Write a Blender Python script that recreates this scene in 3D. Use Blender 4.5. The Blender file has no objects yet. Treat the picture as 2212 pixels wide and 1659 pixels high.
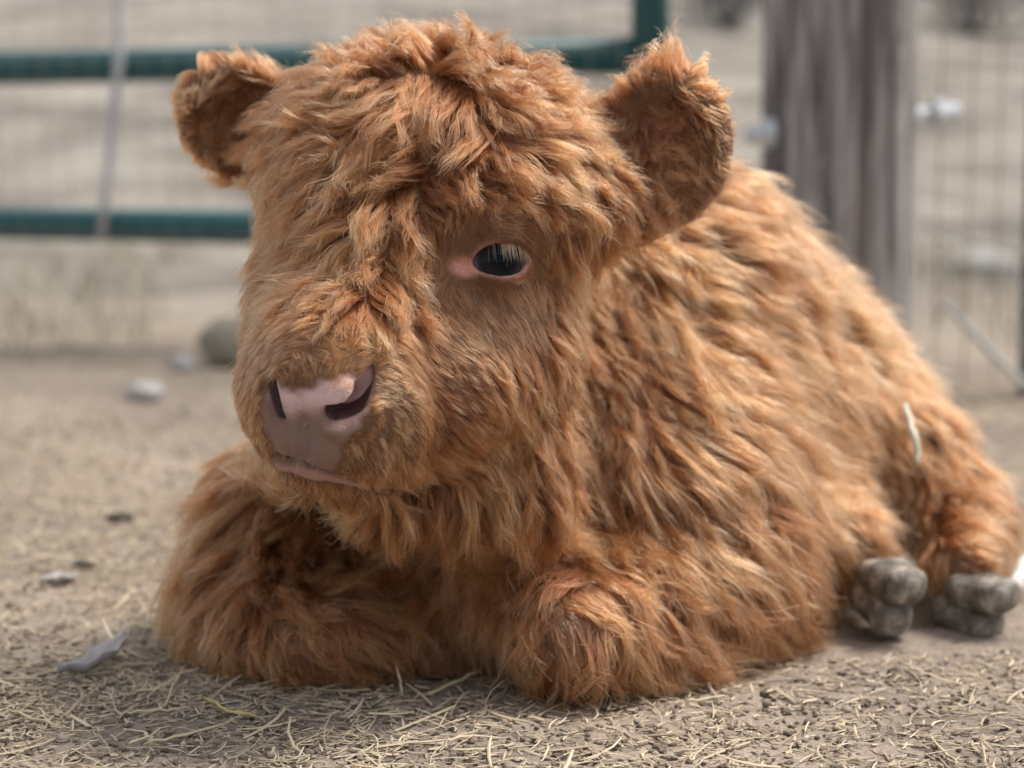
import bpy, bmesh, math, random
import numpy as np
from mathutils import Vector, Matrix, Quaternion, kdtree

# ------------------------------------------------------------------ camera, world, sun, exposure
SC = bpy.context.scene
COL = SC.collection
F_PX, CAM_H, PITCH = 3988.0, 0.376, math.radians(7.6)
cam_data = bpy.data.cameras.new('camera')
cam = bpy.data.objects.new('camera', cam_data)
COL.objects.link(cam)
cam.location = (0, 0, CAM_H)
cam.rotation_euler = (math.pi / 2 - PITCH, 0, 0)
cam_data.sensor_width = 36.0
cam_data.lens = 36.0 * F_PX / 2212.0
cam_data.clip_start = 0.05
cam_data.clip_end = 500
cam_data.dof.use_dof = True
cam_data.dof.focus_distance = 1.15
cam_data.dof.aperture_fstop = 4.0
SC.camera = cam

SUN_EL, SUN_AZ = math.radians(62), math.radians(72)      # azimuth measured from +y (behind the calf) towards +x
world = bpy.data.worlds.new('World')
SC.world = world
world.use_nodes = True
wn = world.node_tree.nodes
wl = world.node_tree.links
sky = wn.new('ShaderNodeTexSky')
sky.sky_type = 'NISHITA'
sky.sun_disc = False
sky.sun_elevation = SUN_EL
sky.sun_rotation = SUN_AZ
sky.dust_density = 4.0
sky.ozone_density = 0.6
whiten = wn.new('ShaderNodeHueSaturation')               # thin overcast: a whiter sky
whiten.inputs['Saturation'].default_value = 0.35
wl.new(sky.outputs[0], whiten.inputs['Color'])
bg = wn['Background']
wl.new(whiten.outputs[0], bg.inputs['Color'])
bg.inputs['Strength'].default_value = 0.105

sun_data = bpy.data.lights.new('sun', 'SUN')
sun_data.energy = 1.5
sun_data.angle = math.radians(16)
sun_data.color = (1.0, 0.95, 0.87)
sun = bpy.data.objects.new('sun', sun_data)
COL.objects.link(sun)
sdir = Vector((math.sin(SUN_AZ) * math.cos(SUN_EL), math.cos(SUN_AZ) * math.cos(SUN_EL), math.sin(SUN_EL)))
sun.rotation_euler = sdir.to_track_quat('Z', 'Y').to_euler()
sun.location = sdir * 20

SC.view_settings.view_transform = 'Standard'
SC.view_settings.look = 'None'
SC.view_settings.exposure = 1.05
SC.view_settings.gamma = 1.0
SC.render.engine = 'CYCLES'
SC.cycles.max_bounces = 7
SC.cycles.use_denoising = True
SC.cycles.denoising_prefilter = 'ACCURATE'
SC.cycles.transparent_max_bounces = 12
SC.cycles_curves.shape = 'RIBBONS'
SC.cycles_curves.subdivisions = 2

RNG = np.random.default_rng(7)
random.seed(7)
CAMP = np.array([0, 0, CAM_H])
RIGHT = np.array([1.0, 0, 0])
FWD = np.array([0, math.cos(PITCH), -math.sin(PITCH)])
UPV = np.array([0, math.sin(PITCH), math.cos(PITCH)])


def at(px, py, d):
    """world point seen in direction (px, py) at depth d"""
    return CAMP + d * (FWD + RIGHT * (px - 1106) / F_PX + UPV * (829.5 - py) / F_PX)


def ground_at(px, py):
    v = FWD + RIGHT * (px - 1106) / F_PX + UPV * (829.5 - py) / F_PX
    return CAMP + v * (CAM_H / -v[2])


def unit(v):
    v = np.asarray(v, float)
    return v / np.linalg.norm(v, axis=-1, keepdims=True)


# ------------------------------------------------------------------ helpers
def tag(o, label=None, cat=None, group=None, kind=None):
    if label: o['label'] = label
    if cat: o['category'] = cat
    if group: o['group'] = group
    if kind: o['kind'] = kind
    return o


def link(name, mesh, mat=None, parent=None, loc=(0, 0, 0)):
    o = bpy.data.objects.new(name, mesh)
    COL.objects.link(o)
    o.location = loc
    if mat is not None and hasattr(mesh, 'materials'):
        mesh.materials.append(mat)
    if parent is not None:
        o.parent = parent
    return o


def mesh_from(name, verts, faces, smooth=True):
    me = bpy.data.meshes.new(name)
    verts = np.asarray(verts, np.float32)
    if isinstance(faces, np.ndarray):
        n, k = faces.shape
        me.vertices.add(len(verts))
        me.vertices.foreach_set('co', verts.ravel())
        me.loops.add(n * k)
        me.loops.foreach_set('vertex_index', faces.astype(np.int32).ravel())
        me.polygons.add(n)
        me.polygons.foreach_set('loop_start', (np.arange(n) * k).astype(np.int32))
        me.update(calc_edges=True)
        me.validate()
    else:
        me.from_pydata([tuple(v) for v in verts], [], faces)
    me.polygons.foreach_set('use_smooth', [smooth] * len(me.polygons))
    me.update()
    return me


def empty(name, loc):
    o = bpy.data.objects.new(name, None)
    o.empty_display_size = 0.05
    COL.objects.link(o)
    o.location = loc
    return o


def tube(path, r, seg=10, caps=True):
    """verts, quads of a round tube along a path; r is a number or one per point"""
    path = np.asarray(path, float)
    n = len(path)
    r = np.broadcast_to(np.asarray(r, float), (n,))
    V, Fc = [], []
    prev = None
    for i in range(n):
        t = unit(path[min(i + 1, n - 1)] - path[max(i - 1, 0)])
        if prev is None:
            a = np.array([0, 0, 1.0]) if abs(t[2]) < 0.9 else np.array([1.0, 0, 0])
            prev = unit(np.cross(t, a))
        u = unit(prev - t * (prev @ t))
        w = np.cross(t, u)
        prev = u
        for k in range(seg):
            a = 2 * math.pi * k / seg
            V.append(path[i] + r[i] * (math.cos(a) * u + math.sin(a) * w))
    for i in range(n - 1):
        for k in range(seg):
            Fc.append((i * seg + k, i * seg + (k + 1) % seg, (i + 1) * seg + (k + 1) % seg, (i + 1) * seg + k))
    if caps:
        Fc.append(tuple(range(seg))[::-1])
        Fc.append(tuple((n - 1) * seg + k for k in range(seg)))
    return V, Fc


def joined(parts):
    V, Fc = [], []
    for v, f in parts:
        b = len(V)
        V += list(v)
        Fc += [tuple(i + b for i in q) for q in f]
    return V, Fc


def vnoise(p, scale, seed=0, octaves=3):
    """cheap smooth value noise from summed rotated sines, about -1..1"""
    r = np.random.default_rng(seed)
    out = np.zeros(len(p))
    amp, tot = 1.0, 0.0
    for o in range(octaves):
        acc = np.zeros(len(p))
        for k in range(5):
            d = unit(r.normal(size=3)) * scale * (2 ** o) * r.uniform(0.7, 1.4)
            acc += np.sin(p @ d + r.uniform(0, 6.28))
        out += amp * acc / 2.3
        tot += amp
        amp *= 0.5
    return out / tot


# material node helpers
def new_mat(name):
    m = bpy.data.materials.new(name)
    m.use_nodes = True
    nt = m.node_tree
    return m, nt.nodes, nt.links, nt.nodes['Principled BSDF']


def ramp(nodes, stops):
    r = nodes.new('ShaderNodeValToRGB')
    e = r.color_ramp.elements
    while len(e) > 1:
        e.remove(e[-1])
    e[0].position, e[0].color = stops[0][0], (*stops[0][1], 1)
    for p, c in stops[1:]:
        k = e.new(p)
        k.color = (*c, 1)
    return r


def noise_tex(nodes, links, scale, detail=5, rough=0.55, vec=None, dist=0.0):
    t = nodes.new('ShaderNodeTexNoise')
    t.inputs['Scale'].default_value = scale
    t.inputs['Detail'].default_value = detail
    t.inputs['Roughness'].default_value = rough
    t.inputs['Distortion'].default_value = dist
    if vec is not None:
        links.new(vec, t.inputs['Vector'])
    return t


def bump(nodes, links, src, bsdf, strength, dist):
    b = nodes.new('ShaderNodeBump')
    b.inputs['Strength'].default_value = strength
    b.inputs['Distance'].default_value = dist
    links.new(src, b.inputs['Height'])
    links.new(b.outputs[0], bsdf.inputs['Normal'])
    return b
# ------------------------------------------------------------------ the calf: one implicit surface, meshed by surface nets
HF = unit([-.36, -.62, .70])
HL = np.array([.94, -.17, .29]); HL = unit(HL - HF * (HL @ HF))
HU = np.cross(HF, HL)
C2W = np.stack([RIGHT, UPV, -FWD])                       # camera axes -> world
HF, HL, HU = HF @ C2W, HL @ C2W, HU @ C2W
HO = at(876, 528, 1.22)                                  # point between the eyes


def hd(f, l, u):
    return HO + f * HF + l * HL + u * HU


def to_head(p):
    q = p - HO
    return np.stack([q @ HF, q @ HL, q @ HU], -1)


HROT = np.stack([HF, HL, HU])


def s_ball(p, c, r):
    return np.linalg.norm(p - c, axis=1) - r


def s_cone(p, a, b, ra, rb):
    ab = b - a
    t = np.clip(((p - a) @ ab) / (ab @ ab), 0, 1)
    return np.linalg.norm(p - a - t[:, None] * ab, axis=1) - (ra + (rb - ra) * t)


def s_ell(p, c, r, rot=None):
    q = p - c
    if rot is not None:
        q = q @ rot.T
    r = np.asarray(r, float)
    k0 = np.linalg.norm(q / r, axis=1)
    k1 = np.linalg.norm(q / (r * r), axis=1)
    return k0 * (k0 - 1.0) / np.maximum(k1, 1e-9)


def smin(a, b, k):
    h = np.maximum(k - np.abs(a - b), 0) / k
    return np.minimum(a, b) - h * h * k * 0.25


def smax(a, b, k):
    return -smin(-a, -b, k)


PRIMS = []                                               # (function, smooth radius, sign, bound centre, bound radius)


def add_ball(c, r, k=.03): PRIMS.append((lambda p: s_ball(p, c, r), k, 1, c, r))
def add_cone(a, b, ra, rb, k=.03):
    PRIMS.append((lambda p: s_cone(p, a, b, ra, rb), k, 1, (a + b) / 2, np.linalg.norm(b - a) / 2 + max(ra, rb)))
def add_ell(c, r, rot=None, k=.03, sign=1):
    PRIMS.append((lambda p: s_ell(p, c, r, rot), k, sign, c, max(r)))
def cut_cone(a, b, ra, rb, k=.006):
    PRIMS.append((lambda p: s_cone(p, a, b, ra, rb), k, -1, (a + b) / 2, np.linalg.norm(b - a) / 2 + max(ra, rb)))


def sdf_raw(p, prims):
    d = None
    for fn, k, sg, c, r in prims:
        if d is None:
            d = fn(p)
            continue
        near = np.linalg.norm(p - c, axis=1) - r         # skip points this piece cannot touch
        idx = np.nonzero(near < (d + k if sg > 0 else k + .004))[0] if len(p) > 64 else np.arange(len(p))
        if len(idx) == 0:
            continue
        v = fn(p[idx])
        d[idx] = smin(d[idx], v, k) if sg > 0 else smax(d[idx], -v, k)
    return d


def sdf(p):
    p = np.asarray(p, float)
    out = np.empty(len(p))
    for i in range(0, len(p), 150000):
        out[i:i + 150000] = sdf_raw(p[i:i + 150000], PRIMS)
    return out


TET = np.array([[1, -1, -1], [-1, -1, 1], [-1, 1, -1], [1, 1, 1]], float)


def grad(p, e=.0015):
    g = np.zeros((len(p), 3))
    for t in TET:
        g += t * sdf(p + e * t)[:, None]
    return g / np.maximum(np.linalg.norm(g, axis=1, keepdims=True), 1e-9)


def trace(px, py, start=0.8):
    """where the sight line through a photo point meets the calf"""
    v = unit(FWD + RIGHT * (px - 1106) / F_PX + UPV * (829.5 - py) / F_PX)
    t, best, bt = start, 9, start
    for _ in range(160):
        d = sdf((CAMP + v * t)[None])[0]
        if d < best: best, bt = d, t
        if d < 3e-4: break
        t += max(d * .7, 2e-4)
        if t > 2.5: break
    return CAMP + v * bt, best


# --- trunk, shoulders, haunches, folded legs
add_ball(at(960, 1150, 1.44), .095)
add_cone(at(930, 1150, 1.42), at(1000, 1340, 1.40), .072, .05)
add_cone(at(1100, 560, 1.40), at(1260, 850, 1.47), .070, .110, .05)           # neck
add_cone(at(1410, 630, 1.50), at(1590, 805, 1.63), .098, .102, .06)          # trunk
add_cone(at(1390, 950, 1.48), at(1630, 980, 1.59), .112, .115, .06)
add_ball(at(1420, 1080, 1.40), .084, .06)                                    # near shoulder
add_ball(at(1680, 870, 1.66), .084, .06)                                     # hips
add_cone(at(1800, 840, 1.60), at(1945, 1005, 1.57), .046, .048, .03)         # near thigh
add_cone(at(1945, 1005, 1.57), at(2075, 1130, 1.52), .046, .029, .025)       # near gaskin to hock
add_cone(at(2080, 1140, 1.52), at(2075, 1225, 1.44), .029, .020, .02)
add_cone(at(1700, 1120, 1.50), at(1840, 1180, 1.45), .060, .022, .03)        # belly and hind cannon tucked under it
add_cone(at(1600, 1180, 1.46), at(1480, 1160, 1.40), .06, .06, .05)
add_cone(at(1580, 1290, 1.38), at(1235, 1385, 1.25), .049, .030, .035)        # near forearm to knee
add_cone(at(1235, 1410, 1.25), at(1480, 1445, 1.31), .024, .020, .02)        # near cannon folded under
add_ball(at(655, 1130, 1.42), .060, .05)
add_cone(at(1010, 1200, 1.37), at(1235, 1345, 1.28), .050, .032, .04)                                     # far shoulder
add_cone(at(610, 1120, 1.42), at(560, 1290, 1.38), .055, .044, .04)
add_cone(at(540, 1340, 1.37), at(720, 1385, 1.30), .042, .027, .04)          # far forearm to knee
add_cone(at(700, 1395, 1.29), at(530, 1410, 1.33), .020, .022, .02)
add_cone(at(820, 1410, 1.31), at(1000, 1390, 1.34), .022, .022, .03)         # far pastern between the knees

# --- head
add_ell(hd(-.060, -.009, -.014), (.086, .112, .080), HROT, .03)
add_ball(hd(-.102, -.018, .010), .067, .04)
for s in (1, -1):
    add_ball(hd(-.080, s * .050 - .012, .010), .060, .04)
add_ell(hd(-.005, .000, -.035), (.075, .076, .055), HROT, .04)
add_cone(hd(.0, 0, -.022), hd(.115, 0, -.026), .056, .038, .03)
add_ell(hd(.118, .003, -.036), (.052, .053, .050), HROT, .03)
for s in (1, -1):
    add_ball(hd(.126, s * .024 + .002, -.052), .029, .02)
add_cone(hd(-.02, .0, -.105), hd(.112, .008, -.080), .055, .031, .018)
add_ell(hd(.010, .060, -.085), (.070, .040, .052), HROT, .04)
add_ell(hd(.010, -.060, -.085), (.070, .040, .052), HROT, .04)
add_cone(hd(-.05, .0, -.10), at(1120, 930, 1.43), .070, .07, .04)
for s in (1, -1):                                                             # full cheeks between muzzle and jaw
    add_cone(hd(.095, s * .040, -.052), hd(.010, s * .062, -.075), .036, .046, .035)
add_cone(at(850, 1055, 1.225), at(1080, 1030, 1.265), .028, .046, .03)             # throat
for s in (1, -1):                                                             # brow ridges
    add_cone(hd(-.012, s * .060, .024), hd(-.045, s * .080, .008), .018, .018, .03)


# --- ears: a leaf with a hollow
def ear(c, axis, up, facing, r, hollow, base):
    o = unit(facing)
    a = unit(axis - o * (axis @ o))
    w = np.cross(o, a)
    rot = np.stack([a, w, o])
    add_cone(base, c + (base - c) * .35, .030, .026, .02)
    add_ell(c, r, rot, .012)
    add_ell(c + o * hollow[1] + a * hollow[0], (r[0] * .74, r[1] * .72, r[2] * 1.0), rot, .012, -1)


ear(at(1430, 322, 1.270), UPV * .95 + RIGHT * .22, UPV, -FWD - RIGHT * .15 - UPV * .35, (.057, .048, .026), (-.004, .020), hd(-.075, .095, -.008))
add_cone(at(1432, 270, 1.278), at(1446, 172, 1.272), .028, .010, .02)
add_cone(at(1415, 375, 1.275), at(1385, 466, 1.265), .030, .014, .02)
ear(at(520, 258, 1.345), -RIGHT * .85 + UPV * .45, UPV, -FWD + RIGHT * .25 - UPV * .2, (.047, .041, .025), (.0, .019), hd(-.075, -.095, -.008))

# --- eyes
EYES = []


def eye(px, py, depth, out):
    o = unit(out)
    surf = trace(px, py)[0]
    c = surf - o * .0130
    e1 = unit(RIGHT - o * (RIGHT @ o)); e2 = np.cross(o, e1)
    if e2 @ UPV < 0: e2 = -e2
    EYES.append((c, e1, e2, o))
    return c, e1, e2, o


for px, py, dp, out in ((1085, 560, 1.185, -FWD * .88 + RIGHT * .36 + UPV * .12), (668, 498, 1.215, -FWD * .62 - RIGHT * .78 + UPV * .1)):
    c, e1, e2, o = eye(px, py, dp, out)
    add_ball(c, .0198, .009)
    rot = np.stack([e1, e2, o])
    tilt = math.radians(8)
    r1, r2 = e1 * math.cos(tilt) + e2 * math.sin(tilt), -e1 * math.sin(tilt) + e2 * math.cos(tilt)
    k = 1.0 if py > 520 else .6                          # the far eye is nearly lost in the fringe
    add_ell(c + o * .018, (.0200 * k, .0100 * k, .026), np.stack([r1, r2, o]), .004, -1)

# fold between the muzzle and the cheek
fold = [trace(945, 790), trace(985, 890), trace(960, 985), trace(900, 1060)]
fold = [q + grad(q[None])[0] * .0075 for q, miss in fold]
for i in range(3):
    cut_cone(fold[i], fold[i + 1], .0125, .0125, .020)

# --- muzzle: flat nose pad, nostrils, mouth
PADN = unit(HF + HU * .16)
add_ell(hd(.140, .004, -.030), (.030, .036, .030), HROT, .016)
PRIMS.append((lambda p: -((p - hd(.1715, 0, -.036)) @ PADN), .020, -1, hd(.30, 0, -.03), .16))
NOSE_OUT = [(585, 825), (632, 848), (652, 858), (690, 838), (748, 822), (800, 850), (795, 885), (770, 920), (748, 950), (738, 978),
            (724, 1014), (650, 998), (592, 989), (585, 945), (566, 918), (567, 860)]
nose_poly = np.array([to_head(trace(*q)[0]) for q in NOSE_OUT])
NEAR_N = [(712, 906), (726, 903), (742, 898), (758, 890), (772, 877), (778, 860)]
FAR_N = [(584, 836), (588, 856), (594, 878), (604, 903)]
MOUTH = [(592, 991), (640, 996), (690, 1008), (740, 1025), (790, 1040), (840, 1047), (885, 1040)]
mouth_pts = [trace(*q)[0] for q in MOUTH]
for i in range(1, len(mouth_pts) - 1):                                        # full upper lip
    add_cone(mouth_pts[i] + HU * .012 - HF * .008, mouth_pts[i + 1] + HU * .012 - HF * .008, .0115, .0120, .010)
for q in ((716, 928), (748, 944), (778, 928), (797, 895)):                     # fleshy rim round the near nostril
    add_ball(trace(*q)[0] - HF * .0030, .0055, .007)
for q in ((722, 876), (740, 871)):
    add_ball(trace(*q)[0] - HF * .0052, .0070, .008)
near_pts = [trace(*q)[0] for q in NEAR_N]
far_pts = [trace(*q)[0] for q in FAR_N]
lip_pts = [trace(x, y + 26)[0] for x, y in MOUTH[:5]]
for i in range(len(lip_pts) - 1):
    add_cone(lip_pts[i] - HF * .010, lip_pts[i + 1] - HF * .010, .0125, .0125, .010)
for i, q in enumerate(near_pts):
    r = (.0040, .0056, .0060, .0054, .0044, .0030)[i]
    cut_cone(q + HF * .006, q - HF * .022 - HL * .004 + HU * .004, r, r * .9, .004)
for i, q in enumerate(far_pts):
    r = (.0026, .0030, .0028, .0018)[i]
    cut_cone(q + HF * .006, q - HF * .020 + HL * .004, r, r * .8, .004)
    cut_cone(q - HL * .005 + HF * .004, q - HL * .004 - HF * .004, .0035, .0025, .008)
for i in range(len(mouth_pts) - 1):
    r = .0042 if i < 4 else .0038
    cut_cone(mouth_pts[i], mouth_pts[i + 1], r, r, .005)
    cut_cone((mouth_pts[i] + mouth_pts[i + 1]) / 2, (mouth_pts[i] + mouth_pts[i + 1]) / 2 - HF * .014, r, r * .6, .004)
# philtrum
ph = [trace(x, y)[0] for x, y in ((652, 905), (654, 940), (656, 975), (654, 992))]
for i in range(3):
    cut_cone(ph[i] + HF * .0012, ph[i + 1] + HF * .0010, .0020, .0022, .006)


def surface_nets(D, origin, h):
    S = D < 0
    nx, ny, nz = D.shape
    cnt = np.zeros((nx - 1, ny - 1, nz - 1), np.int8)
    for a in (0, 1):
        for b in (0, 1):
            for c in (0, 1):
                cnt += S[a:nx - 1 + a, b:ny - 1 + b, c:nz - 1 + c]
    act = np.argwhere((cnt > 0) & (cnt < 8))
    ids = np.full(cnt.shape, -1, np.int32)
    ids[act[:, 0], act[:, 1], act[:, 2]] = np.arange(len(act))
    corners = np.array([[a, b, c] for a in (0, 1) for b in (0, 1) for c in (0, 1)])
    vals = np.stack([D[act[:, 0] + a, act[:, 1] + b, act[:, 2] + c] for a, b, c in corners], 1)
    acc = np.zeros((len(act), 3)); n = np.zeros(len(act))
    for i in range(8):
        for j in range(i + 1, 8):
            if np.abs(corners[i] - corners[j]).sum() != 1: continue
            va, vb = vals[:, i], vals[:, j]
            m = (va < 0) != (vb < 0)
            t = np.where(m, va / np.where(m, va - vb, 1), 0)
            acc += np.where(m[:, None], corners[i] + t[:, None] * (corners[j] - corners[i]), 0)
            n += m
    V = origin + h * (act + acc / n[:, None])
    quads = []
    for ax in range(3):
        o1, o2 = [(1, 2), (2, 0), (0, 1)][ax]
        sl = [slice(None)] * 3; sl[ax] = slice(0, -1); a = S[tuple(sl)]
        sl[ax] = slice(1, None); b = S[tuple(sl)]
        e = np.argwhere(a != b)
        e = e[(e[:, o1] > 0) & (e[:, o2] > 0) & (e[:, o1] < D.shape[o1] - 1) & (e[:, o2] < D.shape[o2] - 1)]
        flip = ~a[e[:, 0], e[:, 1], e[:, 2]]
        def cell(d1, d2):
            c = e.copy(); c[:, o1] -= d1; c[:, o2] -= d2
            return ids[c[:, 0], c[:, 1], c[:, 2]]
        q = np.stack([cell(1, 1), cell(0, 1), cell(0, 0), cell(1, 0)], 1)
        q[flip] = q[flip][:, ::-1]
        quads.append(q)
    return V, np.concatenate(quads)


LO, HI = np.array([-.40, .98, -.02]), np.array([.58, 1.92, .60])
STEP = .0028
FACT = 4
ncell = np.ceil((HI - LO) / (STEP * FACT)).astype(int)
cs = [LO[i] + STEP * FACT * (np.arange(ncell[i]) + .5) for i in range(3)]
CP = np.stack(np.meshgrid(*cs, indexing='ij'), -1).reshape(-1, 3)
CD = sdf(CP).reshape(ncell)
near = np.argwhere(np.abs(CD) < STEP * FACT * 1.6)
D = np.repeat(np.repeat(np.repeat(CD, FACT, 0), FACT, 1), FACT, 2).astype(np.float32)
sub = np.stack(np.meshgrid(*[np.arange(FACT)] * 3, indexing='ij'), -1).reshape(-1, 3)
FI = (near[:, None, :] * FACT + sub[None]).reshape(-1, 3)
FP = LO + STEP * (FI + .5)
fd = sdf(FP)
D[FI[:, 0], FI[:, 1], FI[:, 2]] = fd
D = np.maximum(D, (-.002 - (LO[2] + STEP * (np.arange(D.shape[2]) + .5)))[None, None, :].astype(np.float32))
BV, BQ = surface_nets(D, LO + STEP * .5, STEP)
del D, CP, FP, FI
for _ in range(2):
    g = grad(BV, .0008)
    BV = BV - g * np.clip(sdf(BV), -.002, .002)[:, None] * (BV[:, 2] > .001)[:, None]

BASE = np.array([.10, 1.40, 0.0])
me = mesh_from('highland_calf', BV - BASE, BQ)

# finer faces round the nose, mouth and eye
bm = bmesh.new(); bm.from_mesh(me)
ctr = np.array([f.calc_center_median()[:] for f in bm.faces]) + BASE
hc = to_head(ctr)
fine = (hc[:, 0] > .125) & (hc[:, 2] > -.12) & (np.linalg.norm(ctr - hd(.15, 0, -.04), axis=1) < .09)
for c, e1, e2, o in EYES:
    fine |= np.linalg.norm(ctr - c, axis=1) < .032
bm.faces.ensure_lookup_table()
edges = {e for f, k in zip(bm.faces, fine) if k for e in f.edges}
bmesh.ops.subdivide_edges(bm, edges=list(edges), cuts=2, use_grid_fill=True, smooth=0)
bm.to_mesh(me); bm.free()
me.polygons.foreach_set('use_smooth', [True] * len(me.polygons))
co = np.empty(len(me.vertices) * 3, np.float32); me.vertices.foreach_get('co', co)
BV = co.reshape(-1, 3).astype(float) + BASE
selv = np.linalg.norm(BV - hd(.15, 0, -.04), axis=1) < .10
for c, e1, e2, o in EYES:
    selv |= np.linalg.norm(BV - c, axis=1) < .036
si = np.nonzero(selv)[0]
for _ in range(3):
    g = grad(BV[si], .0005)
    BV[si] -= g * np.clip(sdf(BV[si]), -.0015, .0015)[:, None] * .9
me.vertices.foreach_set('co', (BV - BASE).astype(np.float32).ravel())
me.update()


# ---- masks for skin pigments and painted shade
def poly_dist(q, poly):
    """signed distance (negative inside) to a closed 2-D polygon"""
    inside = np.zeros(len(q), bool); dist = np.full(len(q), 9.0)
    n = len(poly)
    for i in range(n):
        a, b = poly[i], poly[(i + 1) % n]
        ab = b - a
        t = np.clip(((q - a) @ ab) / (ab @ ab), 0, 1)
        dist = np.minimum(dist, np.linalg.norm(q - a - t[:, None] * ab, axis=1))
        c = ((a[1] > q[:, 1]) != (b[1] > q[:, 1]))
        x = a[0] + (q[:, 1] - a[1]) / (b[1] - a[1] + 1e-12) * (b[0] - a[0])
        inside ^= c & (q[:, 0] < x)
    return np.where(inside, -dist, dist)


def line_dist(p, pts):
    d = np.full(len(p), 9.0)
    for a, b in zip(pts[:-1], pts[1:]):
        ab = b - a
        t = np.clip(((p - a) @ ab) / (ab @ ab), 0, 1)
        d = np.minimum(d, np.linalg.norm(p - a - t[:, None] * ab, axis=1))
    return d


lip_line = [trace(x, y + 13)[0] for x, y in MOUTH[:5]]
mouth_low = [trace(x, y + 9)[0] for x, y in MOUTH]
LIP_C = trace(672, 1021)[0]
LIP_A = unit(lip_line[3] - lip_line[0]); LIP_B = unit(np.cross(HF, LIP_A))
sst = lambda x, a, b: (lambda t: t * t * (3 - 2 * t))(np.clip((x - a) / (b - a), 0, 1))


def bare_mask(p):
    """1 on bare skin (nose, lips, eyelids), 0 where fur grows"""
    h = to_head(p)
    m = np.zeros(len(p))
    k = h[:, 0] > .10
    if k.any():
        d = poly_dist(h[k][:, 1:], nose_poly[:, 1:])
        m[k] = 1 - sst(d + .0018 * vnoise(p[k], 420, 17, 2), -.003, .0042)
        ql = p[k] - LIP_C
        el = np.sqrt(((ql @ LIP_A) / .0255) ** 2 + ((ql @ LIP_B) / .0058) ** 2 + ((ql @ HF) / .02) ** 2)
        m[k] = np.maximum(m[k], 1 - sst(el + .12 * vnoise(p[k], 420, 18, 2), .75, 1.15))
        m[k] = np.maximum(m[k], 1 - sst(np.minimum(line_dist(p[k], mouth_pts), line_dist(p[k], mouth_low)), .0036, .0056))
    for c, e1, e2, o in EYES:
        k = np.linalg.norm(p - c, axis=1) < .05
        if not k.any(): continue
        q = p[k] - c
        a, b, z = q @ e1, q @ e2, q @ o
        s = 1 if c is EYES[0][0] else -1
        e = (1 if s > 0 else 1.8) * np.sqrt((a / .0192) ** 2 + ((b + .0014) / .0115) ** 2)
        duct = np.sqrt(((a * s + .0235) / .013) ** 2 + ((b + .0060) / .0075) ** 2)
        v = np.maximum(1 - sst(e, .90, 1.25), .85 * (s > 0) * (1 - sst(duct, .5, 1.25))) * (z > 0)
        m[k] = np.maximum(m[k], v)
    return m


bare = bare_mask(BV)
H = to_head(BV)
from mathutils import noise as mnoise
nz = np.zeros(len(BV))
for i in np.nonzero(bare > .01)[0]:
    nz[i] = mnoise.fractal(Vector(BV[i] * 420), 1.0, 2.0, 3)
nz = np.clip(nz * 1.3, -1, 1)
nz2 = vnoise(BV, 230, 5, 2)
fur_skin = np.array([.13, .060, .026])
pink = np.array([.70, .47, .46])
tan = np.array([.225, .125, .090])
grey = np.array([.20, .16, .15])
lid = np.array([.36, .15, .12])
colr = np.tile(fur_skin, (len(BV), 1))
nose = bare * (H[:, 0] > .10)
low_tan_shade = sst(-H[:, 2] + nz2 * .004, .000, .022)  # pad darkens downward: some brown colouring of its own, mostly painted-in shade
pc = pink[None] * (1 - low_tan_shade[:, None]) + tan[None] * low_tan_shade[:, None]
mott = np.exp(-((H[:, 1] - .004) / .010) ** 2) * sst(-H[:, 2], .004, .016) * np.clip(.35 + nz * .9, 0, 1)
mott = np.maximum(mott, np.exp(-((H[:, 1] + .026) / .006) ** 2 - ((H[:, 2] + .030) / .008) ** 2) * np.clip(.3 + nz, 0, 1))
mott = np.clip(mott + np.clip(nz * .4 - .15, 0, 1) * .5, 0, .8)
pc = pc * (1 - mott[:, None]) + grey[None] * mott[:, None]
spot = trace(736, 879)[0]
sp = np.exp(-(np.linalg.norm(BV - spot, axis=1) / .0055) ** 2)[:, None] * .85
pc = pc * (1 - sp) + np.array([.50, .10, .14]) * sp
mouth_shade = (1 - sst(np.minimum(line_dist(BV, mouth_pts), line_dist(BV, mouth_low[4:]) + .0005), .0018, .0042))[:, None]  # mouth crease darkened: shade under the lip put into the colour
pc = pc * (1 - mouth_shade) + np.array([.060, .022, .018]) * mouth_shade
inn = np.minimum(line_dist(BV, [q - HF * .010 for q in near_pts]), line_dist(BV, [q - HF * .010 for q in far_pts]))
nin = (1 - sst(inn, .0062, .0085))[:, None]
pc = pc * (1 - nin) + np.array([.035, .010, .010]) * nin
liplow = (1 - sst(line_dist(BV, [q - HU * .003 for q in lip_line]), .002, .006)) * sst(-H[:, 2], .04, .05)
pc = pc * (1 - liplow[:, None] * .6) + np.array([.50, .27, .22]) * liplow[:, None] * .6
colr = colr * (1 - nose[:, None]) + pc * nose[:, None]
eyem = bare * (H[:, 0] < .09)
lidc = lid[None] * (1 + .22 * nz2[:, None]) + np.clip(nz, 0, 1)[:, None] * np.array([.12, .11, .09])
dk = np.linalg.norm(BV - (EYES[0][0] - EYES[0][1] * .0235 - EYES[0][2] * .006), axis=1)
lidc = lidc + np.array([.16, .09, .075]) * (1 - sst(dk, .010, .020))[:, None]
colr = colr * (1 - eyem[:, None]) + lidc * eyem[:, None]
earin = np.exp(-(np.linalg.norm(BV - trace(1412, 300)[0], axis=1) / .014) ** 2)[:, None]
colr = colr * (1 - earin) + np.array([.20, .035, .035]) * earin
ca = me.color_attributes.new('pigment_shade', 'FLOAT_COLOR', 'POINT')
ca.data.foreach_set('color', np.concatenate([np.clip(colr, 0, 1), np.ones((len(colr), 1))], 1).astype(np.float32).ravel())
ba = me.attributes.new('bare', 'FLOAT', 'POINT')
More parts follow.
